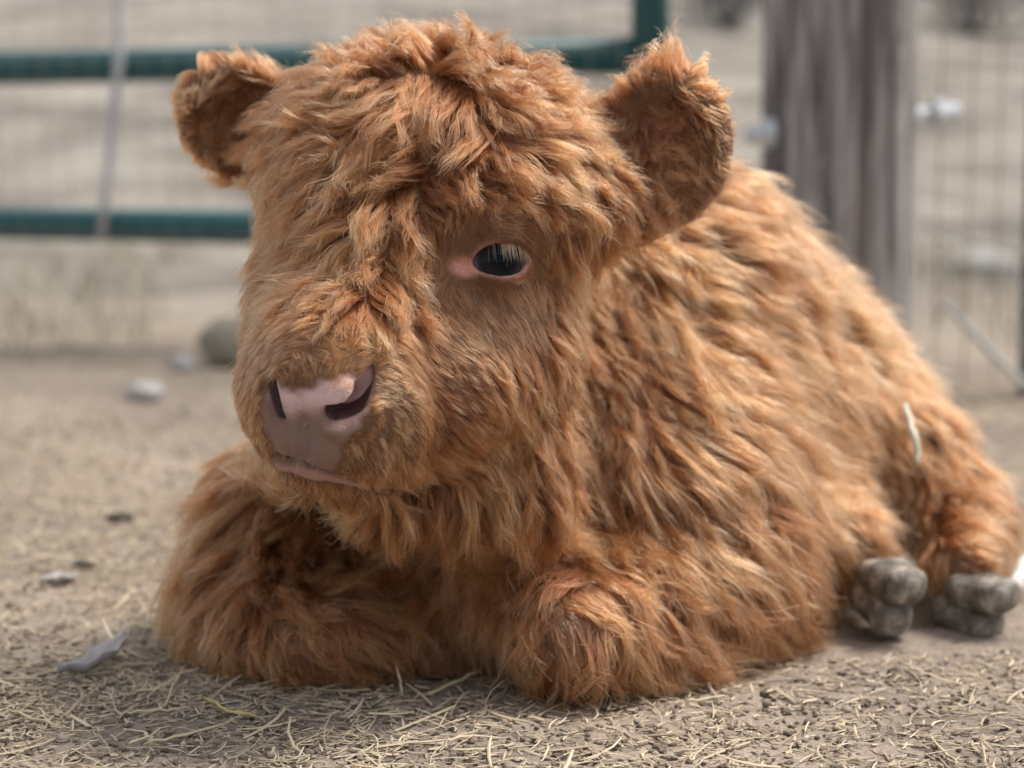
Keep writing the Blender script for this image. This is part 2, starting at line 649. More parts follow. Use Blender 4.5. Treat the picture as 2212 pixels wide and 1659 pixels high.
ba.data.foreach_set('value', bare.astype(np.float32))

m_skin, nd, lk, bs = new_mat('calf_skin')
at_n = nd.new('ShaderNodeAttribute'); at_n.attribute_name = 'pigment_shade'
lk.new(at_n.outputs['Color'], bs.inputs['Base Color'])
at_b = nd.new('ShaderNodeAttribute'); at_b.attribute_name = 'bare'
rr = nd.new('ShaderNodeMapRange'); rr.inputs['To Min'].default_value = .8; rr.inputs['To Max'].default_value = .36
lk.new(at_b.outputs['Fac'], rr.inputs['Value']); lk.new(rr.outputs[0], bs.inputs['Roughness'])
bs.inputs['Subsurface Weight'].default_value = .12
bs.inputs['Subsurface Radius'].default_value = (.006, .002, .001)
vo = nd.new('ShaderNodeTexVoronoi'); vo.inputs['Scale'].default_value = 430
n1 = noise_tex(nd, lk, 1500, 3)
mx = nd.new('ShaderNodeMath'); mx.operation = 'ADD'
lk.new(vo.outputs['Distance'], mx.inputs[0]); lk.new(n1.outputs['Fac'], mx.inputs[1])
bump(nd, lk, mx.outputs[0], bs, .8, .0006)
calf = link('highland_calf', me, m_skin, loc=BASE)
tag(calf, 'fluffy ginger calf lying on the dirt with its head turned aside', 'calf')

# ---- eyes
m_eye, nd, lk, bs = new_mat('eye_surface')
tc = nd.new('ShaderNodeTexCoord')
sep = nd.new('ShaderNodeSeparateXYZ'); lk.new(tc.outputs['Object'], sep.inputs[0])
ln = nd.new('ShaderNodeVectorMath'); ln.operation = 'LENGTH'
fl = nd.new('ShaderNodeCombineXYZ'); lk.new(sep.outputs[0], fl.inputs[0]); lk.new(sep.outputs[1], fl.inputs[1])
lk.new(fl.outputs[0], ln.inputs[0])
rp = ramp(nd, [(0, (.004, .005, .008)), (.45, (.004, .006, .010)), (.60, (.012, .012, .017)), (.80, (.020, .017, .019)), (.88, (.05, .045, .05)), (1, (.30, .26, .26))])
sc = nd.new('ShaderNodeMath'); sc.operation = 'MULTIPLY'; sc.inputs[1].default_value = 1 / .018
lk.new(ln.outputs['Value'], sc.inputs[0]); lk.new(sc.outputs[0], rp.inputs[0]); lk.new(rp.outputs[0], bs.inputs['Base Color'])
bs.inputs['Roughness'].default_value = .04
bs.inputs['IOR'].default_value = 1.2
for c, e1, e2, o in EYES:
    bm = bmesh.new()
    bmesh.ops.create_uvsphere(bm, u_segments=48, v_segments=32, radius=.0188)
    for v in bm.verts:                                   # corneal bulge
        if v.co.z > .012: v.co.z += (v.co.z - .012) * .12
    em = bpy.data.meshes.new('eye'); bm.to_mesh(em); bm.free()
    em.polygons.foreach_set('use_smooth', [True] * len(em.polygons))
    eo = link('eye', em, m_eye, calf)
    M = Matrix(((e1[0], e2[0], o[0]), (e1[1], e2[1], o[1]), (e1[2], e2[2], o[2]))).to_4x4()
    eo.matrix_local = Matrix.Translation(Vector(c - BASE)) @ M
# ------------------------------------------------------------------ fur
# where it lies: (photo point, lie of the hair right/down, length m, lift 0..1, tuft disorder deg, wave m, clumping 0..1)
FURMAP = [
 # crown and forehead
 (900, 60, -.3, -.8, 0.025, .50, 50, .0035, 0.72), (760, 90, -.8, -.5, 0.025, .42, 35, .003, 0.72), (1010, 60, .2, -.9, 0.025, .50, 50, .0035, 0.72),
 (1140, 90, .7, -.4, 0.030, .55, 40, .003, 0.72), (1240, 170, .8, .2, 0.030, .45, 35, .003, 0.72), (640, 150, -.9, -.15, 0.028, .40, 25, .002, 0.68),
 (880, 130, -.5, .2, 0.026, .60, 60, .004, 0.72), (1020, 140, .1, .6, 0.026, .60, 55, .004, 0.72), (1130, 200, .5, .5, 0.028, .5, 40, .003, 0.72),
 (740, 230, -.85, .45, 0.033, .35, 33, .002, 0.72), (620, 300, -.95, .25, 0.032, .30, 24, .0015, 0.68), (540, 400, -.9, .40, 0.028, .30, 24, .0015, 0.63),
 (850, 290, -.3, .75, .038, 0.40, 35, .003, .85), (930, 210, .05, 1, .042, 0.36, 22, .002, .85), (1000, 250, .15, .95, .040, 0.32, 22, .002, .85),
 (1090, 280, .8, .45, .038, 0.28, 22, .002, .8), (1190, 300, .95, .15, .036, 0.28, 20, .002, .8), (1180, 400, .75, .55, .036, 0.28, 22, .0025, .8),
 (1270, 430, .55, .75, .034, 0.28, 22, .0025, .8), (1060, 380, .55, .55, .036, 0.36, 30, .0025, .85), (950, 360, .5, .6, .032, 0.40, 40, .003, .85),
 (700, 400, -.9, .35, .038, 0.26, 18, .002, .8), (600, 460, -.9, .40, .034, 0.24, 18, .0015, .75), (800, 420, -.5, .65, .036, 0.36, 35, .003, .85),
 (860, 470, -.25, .95, .038, 0.36, 30, .003, .85), (780, 480, -.75, .6, .036, 0.32, 28, .002, .85), (680, 530, -.8, .5, .034, 0.28, 22, .002, .8),
 (830, 560, -.15, 1, .038, 0.36, 28, .003, .85), (895, 555, .1, 1, 0.023, .30, 28, .0025, 0.77), (945, 455, .3, .85, 0.019, .30, 25, .002, 0.77), (985, 508, -.2, .5, 0.008, .2, 12, .0005, 0.36), (935, 575, -.1, .9, 0.012, .2, 14, .0006, 0.45),
 (1060, 425, .75, .5, 0.019, .34, 37, .0025, 0.77), (1160, 440, .8, .5, 0.021, .34, 37, .0025, 0.77), (780, 640, -.1, 1, .036, 0.32, 24, .0025, .85),
 (860, 650, .2, .98, .032, 0.28, 22, .002, .85), (700, 620, -.6, .75, .034, 0.28, 22, .002, .8), (600, 600, -.7, .65, .026, 0.21, 18, .002, .75),
 (560, 680, -.3, .9, .013, 0.18, 12, .0008, .6), (640, 680, -.6, .65, 0.015, .22, 16, .0012, 0.63), (745, 662, -.2, .95, 0.023, .26, 30, .0015, 0.72),
 (560, 770, -.25, .9, .009, 0.18, 12, .0006, .5),
 # bridge of the nose and muzzle, short
 (800, 745, .85, .30, .012, .18, 12, .0006, .5), (880, 720, .75, .55, .015, .18, 12, .0006, .55), (650, 752, -.4, -.1, .008, .22, 12, .0004, .4), (710, 745, .5, .2, .009, .2, 12, .0004, .4), (600, 775, -.4, .2, .007, .22, 10, .0004, .4),
 (720, 790, .15, -.8, .007, .28, 10, .0004, .35), (640, 800, -.25, -.8, .006, .3, 10, .0004, .35), (780, 810, .55, -.5, .007, .25, 10, .0004, .35),
 (752, 812, .3, -.9, .0035, .2, 8, .0002, .3), (725, 818, .0, -1, .0045, .2, 8, .0002, .3), (775, 818, .6, -.7, .004, .2, 8, .0002, .3),
 (830, 850, .95, .05, .008, .18, 8, .0004, .35), (900, 820, .95, .18, .010, .17, 8, .0004, .4), (1000, 790, .9, .35, .013, .18, 10, .0006, .45),
 (850, 920, .75, .6, .008, .20, 8, .0003, .35), (790, 960, .45, .85, .008, .35, 10, .0005, .4), (900, 960, .75, .60, .010, .20, 8, .0004, .4),
 (840, 1010, .4, .85, .010, .30, 12, .0005, .5), (930, 1020, .75, .55, .016, .28, 14, .001, .6), (550, 920, -.5, .7, .008, .40, 12, .0005, .4),
 (560, 980, -.4, .8, .010, .45, 16, .0008, .4), (552, 850, -.7, .5, .008, .40, 10, .0005, .4),
 # chin and jaw
 (650, 1070, -.15, .95, .015, .45, 18, .001, .55), (740, 1085, .0, 1, .024, .45, 18, .001, .65), (830, 1090, .15, .95, .030, .42, 20, .0015, .7),
 (920, 1080, .3, .95, .036, .42, 20, .002, .8), (840, 1095, .1, 1, .040, .42, 20, .002, .8), (940, 1110, .2, 1, .046, .42, 20, .002, .8), (1060, 1095, .2, 1, .046, .42, 22, .002, .8), (1000, 1100, .2, .97, .044, .44, 22, .003, .8),
 (1040, 930, .75, .55, .015, .20, 10, .0008, .55), (1110, 1000, .4, .9, .028, .33, 18, .002, .75), (1100, 840, .55, .8, .024, .30, 18, .0015, .7),
 (1180, 950, .25, .95, .034, .40, 22, .003, .8), (1150, 1080, .2, .97, .040, .40, 22, .003, .8), (1230, 880, .25, .95, .034, .40, 22, .003, .8),
 # cheek and round the eye
 (1000, 650, .5, .8, .008, .16, 8, .0003, .35), (1060, 690, .5, .85, .009, .16, 8, .0003, .35), (1140, 680, .4, .9, .010, .16, 8, .0004, .35),
 (960, 720, .75, .6, .012, .17, 10, .0005, .45), (1180, 600, .35, .9, .014, .24, 14, .001, .55), (1090, 510, .65, .25, .007, .25, 10, .0005, .4),
 (1000, 540, -.4, .8, .008, .25, 12, .0005, .4), (1150, 540, .5, .75, .008, .2, 10, .0004, .35), (960, 600, -.5, .7, .008, .2, 14, .0004, .4),
 (1200, 740, .35, .93, .024, .32, 18, .002, .75), (1270, 620, .25, .95, .032, .38, 20, .003, .8), (1290, 740, .15, 1, .034, .40, 22, .003, .8),
 (1040, 488, -.1, -.5, .007, .25, 12, .0004, .4), (1090, 478, .5, -.3, .007, .25, 12, .0004, .4), (1145, 492, .8, .1, .008, .25, 12, .0004, .4),
 (1240, 530, .35, .9, .030, .35, 20, .0025, .8),
 # ears
 (1440, 150, .05, -1, .029, .42, 16, .003, .6), (1380, 180, -.3, -.8, .018, .40, 25, .002, .5), (1520, 210, .6, -.55, .016, .40, 20, .0015, .5),
 (1560, 300, .9, .2, .009, .3, 20, .001, .45), (1430, 300, .4, .6, .016, .34, 75, .004, .6), (1360, 280, -.1, .5, .014, .40, 60, .003, .5),
 (1490, 340, .5, .6, .014, .32, 65, .003, .6), (1400, 420, .35, .8, .016, .35, 55, .003, .6), (1500, 420, .6, .6, .009, .3, 30, .002, .5),
 (480, 150, -.35, -.8, .018, .5, 14, .001, .5), (415, 220, -.9, -.1, .014, .5, 14, .001, .5), (430, 330, -.6, .6, .014, .4, 14, .001, .5),
 (515, 240, -.6, .6, .014, .35, 20, .001, .5), (560, 170, -.4, -.6, .018, .45, 14, .001, .5), (480, 360, -.3, .85, .016, .4, 14, .001, .5),
 # neck and trunk
 (1350, 620, .45, .85, 0.050, 0.29, 20, .002, .95), (1300, 1000, .45, .88, 0.056, 0.25, 18, .002, .95), (1420, 760, .75, .6, 0.056, 0.23, 16, .003, .95),
 (1500, 540, .9, .15, 0.056, 0.29, 20, .003, .95), (1600, 480, .85, .1, 0.056, 0.36, 24, .003, .95), (1720, 560, .85, .35, 0.056, 0.32, 22, .004, .95),
 (1830, 660, .7, .7, 0.056, 0.27, 20, .004, .95), (1600, 760, .92, .35, 0.056, 0.23, 16, .003, .95), (1760, 840, .8, .55, 0.056, 0.23, 18, .004, .95),
 (1480, 940, .75, .65, 0.060, 0.23, 16, .003, .95), (1640, 1020, .8, .6, 0.060, 0.23, 16, .003, .95), (1400, 1120, .6, .8, 0.060, 0.26, 20, .003, .95),
 (1560, 1180, .75, .65, 0.063, 0.26, 18, .003, .95), (1680, 1280, .85, .45, 0.058, 0.27, 18, .003, .95), (1780, 1180, .75, .55, 0.056, 0.24, 18, .003, .95),
 (1860, 920, .45, .88, 0.052, 0.23, 16, .003, .95), (1950, 820, .5, .85, 0.047, 0.23, 16, .002, .95), (2020, 980, .3, .95, 0.045, 0.23, 16, .002, .95),
 (2060, 1100, .75, .55, 0.038, 0.29, 16, .002, .95), (2000, 1160, .65, .6, 0.034, 0.25, 16, .002, .95), (1840, 1200, .6, .75, 0.038, 0.25, 18, .002, .95),
 # chest and front legs
 (900, 1220, .05, 1, 0.050, 0.30, 24, .003, .95), (1020, 1220, .15, .98, 0.056, 0.30, 24, .003, .95), (780, 1240, -.1, 1, 0.050, 0.30, 26, .003, .95),
 (950, 1330, .1, 1, 0.047, 0.26, 26, .003, .95), (1180, 1260, -.1, 1, .050, .16, 30, .003, .92), (1260, 1330, .3, .95, .048, .14, 30, .004, .92),
 (1130, 1400, -.25, .95, .042, .14, 28, .003, .9), (1240, 1440, .35, .85, .038, .14, 28, .003, .9), (1380, 1420, .85, .45, .048, .22, 18, .003, .92),
 (1340, 1250, .35, .9, .052, .20, 24, .004, .9), (1560, 1400, .85, .35, 0.052, 0.24, 18, .003, .95),
 (560, 1060, -.85, .45, 0.056, 0.23, 16, .002, .95), (470, 1130, -.75, .65, 0.054, 0.23, 16, .002, .95), (420, 1240, -.4, .9, 0.052, 0.23, 16, .002, .95),
 (620, 1180, -.3, .9, 0.052, 0.29, 26, .004, .95), (700, 1240, .1, .95, .044, .30, 24, .004, .9), (520, 1290, -.3, .9, 0.049, 0.26, 22, .003, .95),
 (640, 1330, .55, .8, .044, .15, 28, .003, .92), (740, 1390, .8, .5, .036, .20, 18, .002, .9), (440, 1400, -.15, .95, 0.047, 0.23, 16, .002, .95),
 (560, 1420, .45, .85, .042, .28, 18, .003, .88), (880, 1420, .2, .7, 0.038, 0.24, 24, .003, .95), (700, 1130, -.35, .85, 0.049, 0.26, 24, .003, .95),
]
cp, cdir, cpar = [], [], []
for px, py, dx, dy, *rest in FURMAP:
    q, miss = trace(px, py)
    if miss > .012: continue
    cp.append(q); cdir.append(unit(RIGHT * dx - UPV * dy)); cpar.append(rest)
CPOS, CDIR, CPAR = np.array(cp), np.array(cdir), np.array(cpar)
CNRM = grad(CPOS)
CDIR = CDIR - CNRM * np.sum(CDIR * CNRM, 1, keepdims=True) * .9


def field(p, n):
    """lie of the coat at surface points: tangent direction and (length, lift, disorder, wave, clump)"""
    T = np.empty_like(p); Q = np.empty((len(p), CPAR.shape[1]))
    for i in range(0, len(p), 20000):
        a = p[i:i + 20000]; na = n[i:i + 20000]
        d2 = ((a[:, None, :] - CPOS[None]) ** 2).sum(-1)
        w = (.12 + np.clip(na @ CNRM.T, 0, 1)) / (d2 + .00007) ** 2.4
        w /= w.sum(1, keepdims=True)
        T[i:i + 20000] = w @ CDIR
        Q[i:i + 20000] = w @ CPAR
    sl = sst(Q[:, 0], .008, .022)                        # short hair lies sleek, long hair mats into tufts
    Q[:, 1] *= .45 + .55 * sl; Q[:, 3] *= .15 + .85 * sl; Q[:, 4] *= .06 + .94 * sl; Q[:, 2] *= .5 + .5 * sl
    T -= n * np.sum(T * n, 1, keepdims=True)
    return unit(T + 1e-9), Q


def sample_surface(n_target, weight):
    """random points on the calf's skin, `weight` per face"""
    me.calc_loop_triangles()
    tri = np.empty(len(me.loop_triangles) * 3, np.int32); me.loop_triangles.foreach_get('vertices', tri)
    tri = tri.reshape(-1, 3)
    a, b, c = BV[tri[:, 0]], BV[tri[:, 1]], BV[tri[:, 2]]
    area = np.linalg.norm(np.cross(b - a, c - a), axis=1) / 2
    w = area * weight((a + b + c) / 3)
    cum = np.cumsum(w)
    k = np.searchsorted(cum, RNG.random(n_target) * cum[-1])
    k = np.clip(k, 0, len(tri) - 1)
    u, v = RNG.random(n_target), RNG.random(n_target)
    f = u + v > 1; u[f], v[f] = 1 - u[f], 1 - v[f]
    return a[k] + u[:, None] * (b[k] - a[k]) + v[:, None] * (c[k] - a[k])


def rot_about(v, n, ang):
    c, s = np.cos(ang)[:, None], np.sin(ang)[:, None]
    return v * c + np.cross(n, v) * s + n * np.sum(n * v, 1, keepdims=True) * (1 - c)


def grow(p0, t, n, length, lift, K, turn):
    """tuft guides that follow the body's surface"""
    P = np.empty((len(p0), K, 3)); P[:, 0] = p0
    p = p0.copy(); d = unit(t + n * (.12 + 1.6 * lift)[:, None])
    ds = (length / (K - 1))[:, None]
    for k in range(1, K):
        s = k / (K - 1)
        p = p + d * ds
        g = grad(p, .002); dist = sdf(p)
        want = length * lift * (1.15 * np.sin(min(s * 2.0, 2.3)) )
        p = p + g * np.clip((want - dist) * .6, -.006, .006)[:, None]
        p[:, 2] = np.maximum(p[:, 2], .003)
        P[:, k] = p
        t = rot_about(t, g, turn / (K - 1))
        t = unit(t - g * np.sum(t * g, 1, keepdims=True) + np.array([0, 0, -.05]))
        d = t
    return P


def nearest(src, qry):
    kd = kdtree.KDTree(len(src))
    for i, q in enumerate(src): kd.insert(q, i)
    kd.balance()
    return np.fromiter((kd.find(q)[1] for q in qry), np.int64, len(qry))


def make_curves(name, P, radius, tint, mat, parent):
    N, K, _ = P.shape
    cv = bpy.data.hair_curves.new(name)
    cv.add_curves([K] * N)
    cv.attributes['position'].data.foreach_set('vector', (P - BASE).astype(np.float32).ravel())
    ra = cv.attributes.get('radius') or cv.attributes.new('radius', 'FLOAT', 'POINT')
    ra.data.foreach_set('value', np.broadcast_to(radius, (N, K)).astype(np.float32).ravel())
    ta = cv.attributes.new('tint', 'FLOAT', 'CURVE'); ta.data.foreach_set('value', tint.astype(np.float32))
    o = bpy.data.objects.new(name, cv); COL.objects.link(o)
    cv.materials.append(mat); o.parent = parent
    return o


m_fur, nd, lk, bs = new_mat('ginger_fur')
nd.remove(bs)
hb = nd.new('ShaderNodeBsdfHairPrincipled')
hb.model = 'CHIANG'; hb.parametrization = 'COLOR'
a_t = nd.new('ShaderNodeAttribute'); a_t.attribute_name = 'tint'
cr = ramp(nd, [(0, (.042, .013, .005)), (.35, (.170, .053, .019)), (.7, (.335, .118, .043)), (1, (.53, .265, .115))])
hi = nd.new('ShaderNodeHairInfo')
ma = nd.new('ShaderNodeMath'); ma.operation = 'MULTIPLY_ADD'; ma.inputs[1].default_value = .38  # tips bleached lighter; roots darkened as painted shade between tufts
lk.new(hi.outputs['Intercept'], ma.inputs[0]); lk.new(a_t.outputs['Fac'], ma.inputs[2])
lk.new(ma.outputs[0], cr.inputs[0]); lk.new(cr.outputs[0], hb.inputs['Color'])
hb.inputs['Roughness'].default_value = .33
hb.inputs['Radial Roughness'].default_value = .5
hb.inputs['IOR'].default_value = 1.5
lk.new(hb.outputs[0], nd['Material Output'].inputs['Surface'])


def coat(name, n_hair, n_tuft, n_strand, weight, rad, K, tint0, seed, vary=.11, lifts=(.4, 1.25)):
    rg = np.random.default_rng(seed)
    # tuft guides
    g0 = sample_surface(n_tuft, lambda p: weight(p) * (.30 + 1.5 * sst(vnoise(p, 48, seed + 3, 2), -.5, .5)))
    g0 = g0[g0[:, 2] > .006]
    gn = grad(g0)
    gt, gq = field(g0, gn)
    swirl = vnoise(g0, 55, seed + 1, 2) * .5 + rg.normal(size=len(g0)) * .75
    gt = rot_about(gt, gn, np.radians(gq[:, 2]) * swirl)
    glen = gq[:, 0] * rg.uniform(.75, 1.2, len(g0))
    glift = gq[:, 1] * rg.uniform(*lifts, len(g0))
    turn = np.radians(gq[:, 2]) * rg.normal(size=len(g0)) * .9
    G = grow(g0, gt, gn, glen, glift, K, turn)
    gtint = np.clip(rg.normal(0, .09, len(g0)), -.2, .2)
    # strands within the tufts
    s0 = sample_surface(n_strand, weight); s0 = s0[s0[:, 2] > .004]
    gi = nearest(g0, s0)
    sn = grad(s0)
    _, sq = field(s0, sn)
    ss = np.linspace(0, 1, K)
    collapse = 1 - sq[:, 4, None] * .82 * sst(ss, .05, 1.0)[None]
    off = s0 - g0[gi]
    off -= gn[gi] * np.sum(off * gn[gi], 1, keepdims=True) * .0
    lo = np.linalg.norm(off, axis=1)
    sc = (sq[:, 0] / np.maximum(gq[gi, 0], 1e-4))
    S = s0[:, None] + (G[gi] - G[gi][:, :1]) * sc[:, None, None] + off[:, None] * (collapse[:, :, None] - 1)
    tdir = unit(G[gi][:, -1] - G[gi][:, 0] + 1e-9)
    b = unit(np.cross(sn, tdir) + 1e-9); c2 = np.cross(tdir, b)
    ph, ph2 = rg.uniform(0, 6.28, (2, len(s0)))
    fr = rg.uniform(.8, 2.0, len(s0))
    wave = sq[:, 3] * rg.uniform(.3, 1.2, len(s0))
    S += b[:, None] * (wave[:, None] * (np.sin(ph[:, None] + 6.28 * fr[:, None] * ss) - np.sin(ph)[:, None]) * ss ** .7)[:, :, None]
    S += c2[:, None] * (wave[:, None] * .7 * (np.sin(ph2[:, None] + 6.28 * fr[:, None] * ss) - np.sin(ph2)[:, None]) * ss)[:, :, None]
    spread = rg.normal(size=(len(s0), 3)) * (sq[:, 0] * .11)[:, None]
    S += spread[:, None] * (ss ** 1.6)[None, :, None]
    # single hairs
    h0 = sample_surface(n_hair, weight)
    keep = (h0[:, 2] > .004) & (RNG.random(len(h0)) > np.clip(bare_mask(h0) * 1.25, 0, 1))
    h0 = h0[keep]
    si = nearest(s0, h0)
    hn = grad(h0, .001)
    _, hq = field(h0, hn)
    fl = rg.random(len(h0))
    lf = np.where(fl < .25, rg.uniform(.35, .75, len(h0)), rg.uniform(.7, 1.08, len(h0)))
    lf *= 1 - .55 * np.clip(bare_mask(h0 + hn * .0) + bare_mask(h0 + hn * .001), 0, 1)
    off = h0 - s0[si]
    cl = np.minimum(hq[:, 4] * rg.uniform(.75, 1.2, len(h0)), 1)
    col = 1 - cl[:, None] * .92 * sst(ss, .0, .9)[None]
    P = h0[:, None] + (S[si] - S[si][:, :1]) * lf[:, None, None] + off[:, None] * (col[:, :, None] - 1)
    stray = np.where(rg.random(len(h0)) < .14, 3.0, 1.0)
    sp = rg.normal(size=(len(h0), 3)) * (hq[:, 0] * .045 * stray)[:, None]
    P += sp[:, None] * (ss ** 1.5)[None, :, None]
    kx = rg.uniform(0, 6.28, (len(h0), 1)); kf = rg.uniform(1.5, 3.2, (len(h0), 1))
    kb = unit(rg.normal(size=(len(h0), 3)))
    P += kb[:, None] * ((hq[:, 3] * .22 * stray)[:, None] * (np.sin(kx + 6.28 * kf * ss) - np.sin(kx)) * ss)[:, :, None]
    P[:, :, 2] = np.maximum(P[:, :, 2], .001)
    short = np.clip(hq[:, 0] / .02, .55, 1.0)
    guard = rg.random(len(h0)) < .16
    rad = np.where(guard, rad * 1.45, rad)[:, None]
    R = rad * short[:, None] * rg.uniform(.75, 1.25, (len(h0), 1)) * (1 - .72 * ss ** 1.5)[None]
    stint = rg.normal(0, vary, len(s0))
    tint = np.clip(tint0(h0) + stint[si] + gtint[gi[si]] + rg.normal(0, .10, len(h0)) + guard * .16, 0, 1)
    return make_curves(name, P, R, tint, m_fur, calf)


def head_w(p):
    h = to_head(p)
    w = 1 - sst(-h[:, 0], .15, .20)
    w *= 1 - sst(np.linalg.norm(h - np.array([-.01, 0, -.03]), axis=1), .19, .235)
    front = unit(CAMP - p)
    return w


def dens_head(p):
    w = head_w(p)
    g = grad(p, .002)
    toc = np.sum(g * unit(CAMP - p), 1)
    h = to_head(p)
    short = 1 + .9 * sst(h[:, 0], .06, .12)
    return (w > RNG.random(len(p))) * short * (.30 + .70 * sst(toc, -.45, -.05)) * (p[:, 2] > .004)


def dens_body(p):
    w = 1 - head_w(p)
    g = grad(p, .002)
    toc = np.sum(g * unit(CAMP - p), 1)
    return (w > RNG.random(len(p))) * (.35 + .65 * sst(toc, -.5, -.1)) * (p[:, 2] > .004)


def tint_head(p):
    h = to_head(p)
    return .24 + .10 * vnoise(p, 60, 31, 2) + .10 * sst(h[:, 0], .08, .14) + .12 * np.exp(-((h[:, 2] + .10) / .025) ** 2) * sst(h[:, 0], .07, .12)


def tint_body(p):
    return .27 + .07 * vnoise(p, 35, 33, 2)


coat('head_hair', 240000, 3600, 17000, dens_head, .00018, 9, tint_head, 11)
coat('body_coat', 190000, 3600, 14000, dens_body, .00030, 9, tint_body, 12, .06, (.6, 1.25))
# ------------------------------------------------------------------ hooves, eyelashes, whiskers
m_hoof, nd, lk, bs = new_mat('dusty_hoof')
tc = nd.new('ShaderNodeTexCoord')
n1 = noise_tex(nd, lk, 55, 6, .65, tc.outputs['Object'])
rp = ramp(nd, [(.33, (.042, .035, .029)), (.50, (.16, .138, .115)), (.66, (.42, .37, .31))])
lk.new(n1.outputs['Fac'], rp.inputs[0]); lk.new(rp.outputs[0], bs.inputs['Base Color']); bs.inputs['Roughness'].default_value = .75
bump(nd, lk, n1.outputs['Fac'], bs, .5, .003)


def claw(c, length, width, height, toe, up, side, seed):
    """one half of a cloven hoof: flat sole, rounded wall, blunt toe"""
    V, Fc = [], []
    n, m = 18, 20
    for i in range(n + 1):
        s = i / n
        prof = min(1, (s / .16 + .12)) ** .32 * min(1, ((1 - s) / .14 + .10)) ** .28
        for j in range(m):
            a = 2 * math.pi * j / m
            y = math.copysign(abs(math.cos(a)) ** .6, math.cos(a)) * width / 2 * prof
            z = math.copysign(abs(math.sin(a)) ** .55, math.sin(a)) * height / 2 * prof * (1.08 - .35 * s)
            V.append(c + toe * (s - .5) * length + side * y + up * z)
    V = np.array(V)
    V += (.0022 * vnoise(V, 90, seed, 3))[:, None] * up + (.0016 * vnoise(V, 120, seed + 5, 2))[:, None] * side
    for i in range(n):
        for j in range(m):
            Fc.append((i * m + j, i * m + (j + 1) % m, (i + 1) * m + (j + 1) % m, (i + 1) * m + j))
    Fc.append(tuple(range(m))[::-1]); Fc.append(tuple(n * m + j for j in range(m)))
    return list(V), Fc


def hoof(px, py, d, toe, up, w, label=None):
    c = at(px, py, d)
    toe, up = unit(toe), unit(up); side = unit(np.cross(up, toe)); up = np.cross(toe, side)
    parts = []
    for s in (1, -1):
        t2 = unit(toe + side * s * .10)
        parts.append(claw(c + side * s * w * .265 + toe * (0 if s > 0 else w * .22), w * 1.15, w * (.66 if s > 0 else .58), w * .92, t2, up, side, 80 + s))
    V, Fc = joined(parts)
    o = link('hoof', mesh_from('hoof', np.array(V) - c, Fc), m_hoof, calf)
    o.matrix_local = Matrix.Translation(Vector(c - BASE))
    return o


hoof(1915, 1275, 1.405, -FWD * .90 + RIGHT * .22 - UPV * .30, RIGHT * .92 + FWD * .25, .045)
hoof(2100, 1295, 1.430, -FWD * .70 + RIGHT * .60 - UPV * .30, RIGHT * .75 + FWD * .55 + UPV * .2, .046)

lash_P, lash_R = [], []
rl = np.random.default_rng(91)
for ei, (c, e1, e2, o) in enumerate(EYES):
    s = 1 if ei == 0 else -1
    for i in range(95):
        u = rl.uniform(-.35, 1.0) if i > 20 else rl.uniform(-.8, .2)
        a = s * u * .0155
        b = .0098 * math.sqrt(max(0, 1 - (u * .92) ** 2)) + rl.uniform(0, .0022)
        root = c + e1 * a + e2 * b + o * (.0135 + .004 * (1 - u * u))
        L = rl.uniform(.010, .019)
        out = o * rl.uniform(.45, .75) + e1 * s * (u * .25 + rl.normal(0, .10)) + e2 * .05
        t = np.linspace(0, 1, 8)[:, None]
        p = root + L * (unit(out) * (t * .9 - .35 * t * t) - UPV * (1.0 * t ** 1.5) * rl.uniform(.7, 1.0))
        lash_P.append(p); lash_R.append(.00013 * (1 - .7 * t[:, 0]))
lash_P = np.array(lash_P)
make_curves('eyelashes', lash_P, np.array(lash_R), rl.uniform(.45, .9, len(lash_P)), m_fur, calf)

wp, wr = [], []
for i in range(90):
    if i < 55:
        k = rl.integers(0, len(MOUTH) - 1); f = rl.random()
        x = MOUTH[k][0] * (1 - f) + MOUTH[k + 1][0] * f; y = MOUTH[k][1] * (1 - f) + MOUTH[k + 1][1] * f
        q, miss = trace(x + rl.normal(0, 10), y + rl.choice([-14, 22]) + rl.normal(0, 8))
    else:
        q, miss = trace(rl.uniform(545, 900), rl.uniform(860, 1060))
    if miss > .003: continue
    n_ = grad(q[None])[0]
    L = rl.uniform(.006, .018)
    d1 = unit(n_ + rl.normal(0, .35, 3)); t = np.linspace(0, 1, 8)[:, None]
    wp.append(q + L * (d1 * t - UPV * .35 * t * t + rl.normal(0, .12, 3) * t ** 2)); wr.append(.00010 * (1 - .75 * t[:, 0]))
make_curves('whiskers', np.array(wp), np.array(wr), rl.uniform(.55, 1.0, len(wp)), m_fur, calf)
# ------------------------------------------------------------------ ground
def ground_height(x, y):
    p = np.stack([x, y, 0 * x], -1)
    r = np.hypot(x - .1, y - 1.4)
    h = vnoise(p, 9, 51, 2) * .0085 + vnoise(p, 30, 52, 2) * .0040
    calm = sst(np.hypot((x - .12) / .62, (y - 1.45) / .42), .75, 1.25)       # pressed flat under the calf
    h = h * (.25 + .75 * calm) - .002
    slope = np.maximum(y - 5.5, 0)
    return h + slope * .10 + np.maximum(y - 9, 0) * .05 + sst(y, 4, 8) * vnoise(p, 1.1, 53, 2) * .12


def axis(lo, hi, d0, c, grow_):
    a = [c]
    while a[-1] < hi: a.append(a[-1] + d0 * (1 + grow_ * abs(a[-1] - c)))
    b = [c]
    while b[-1] > lo: b.append(b[-1] - d0 * (1 + grow_ * abs(b[-1] - c)))
    return np.array(sorted(set(a + b)))


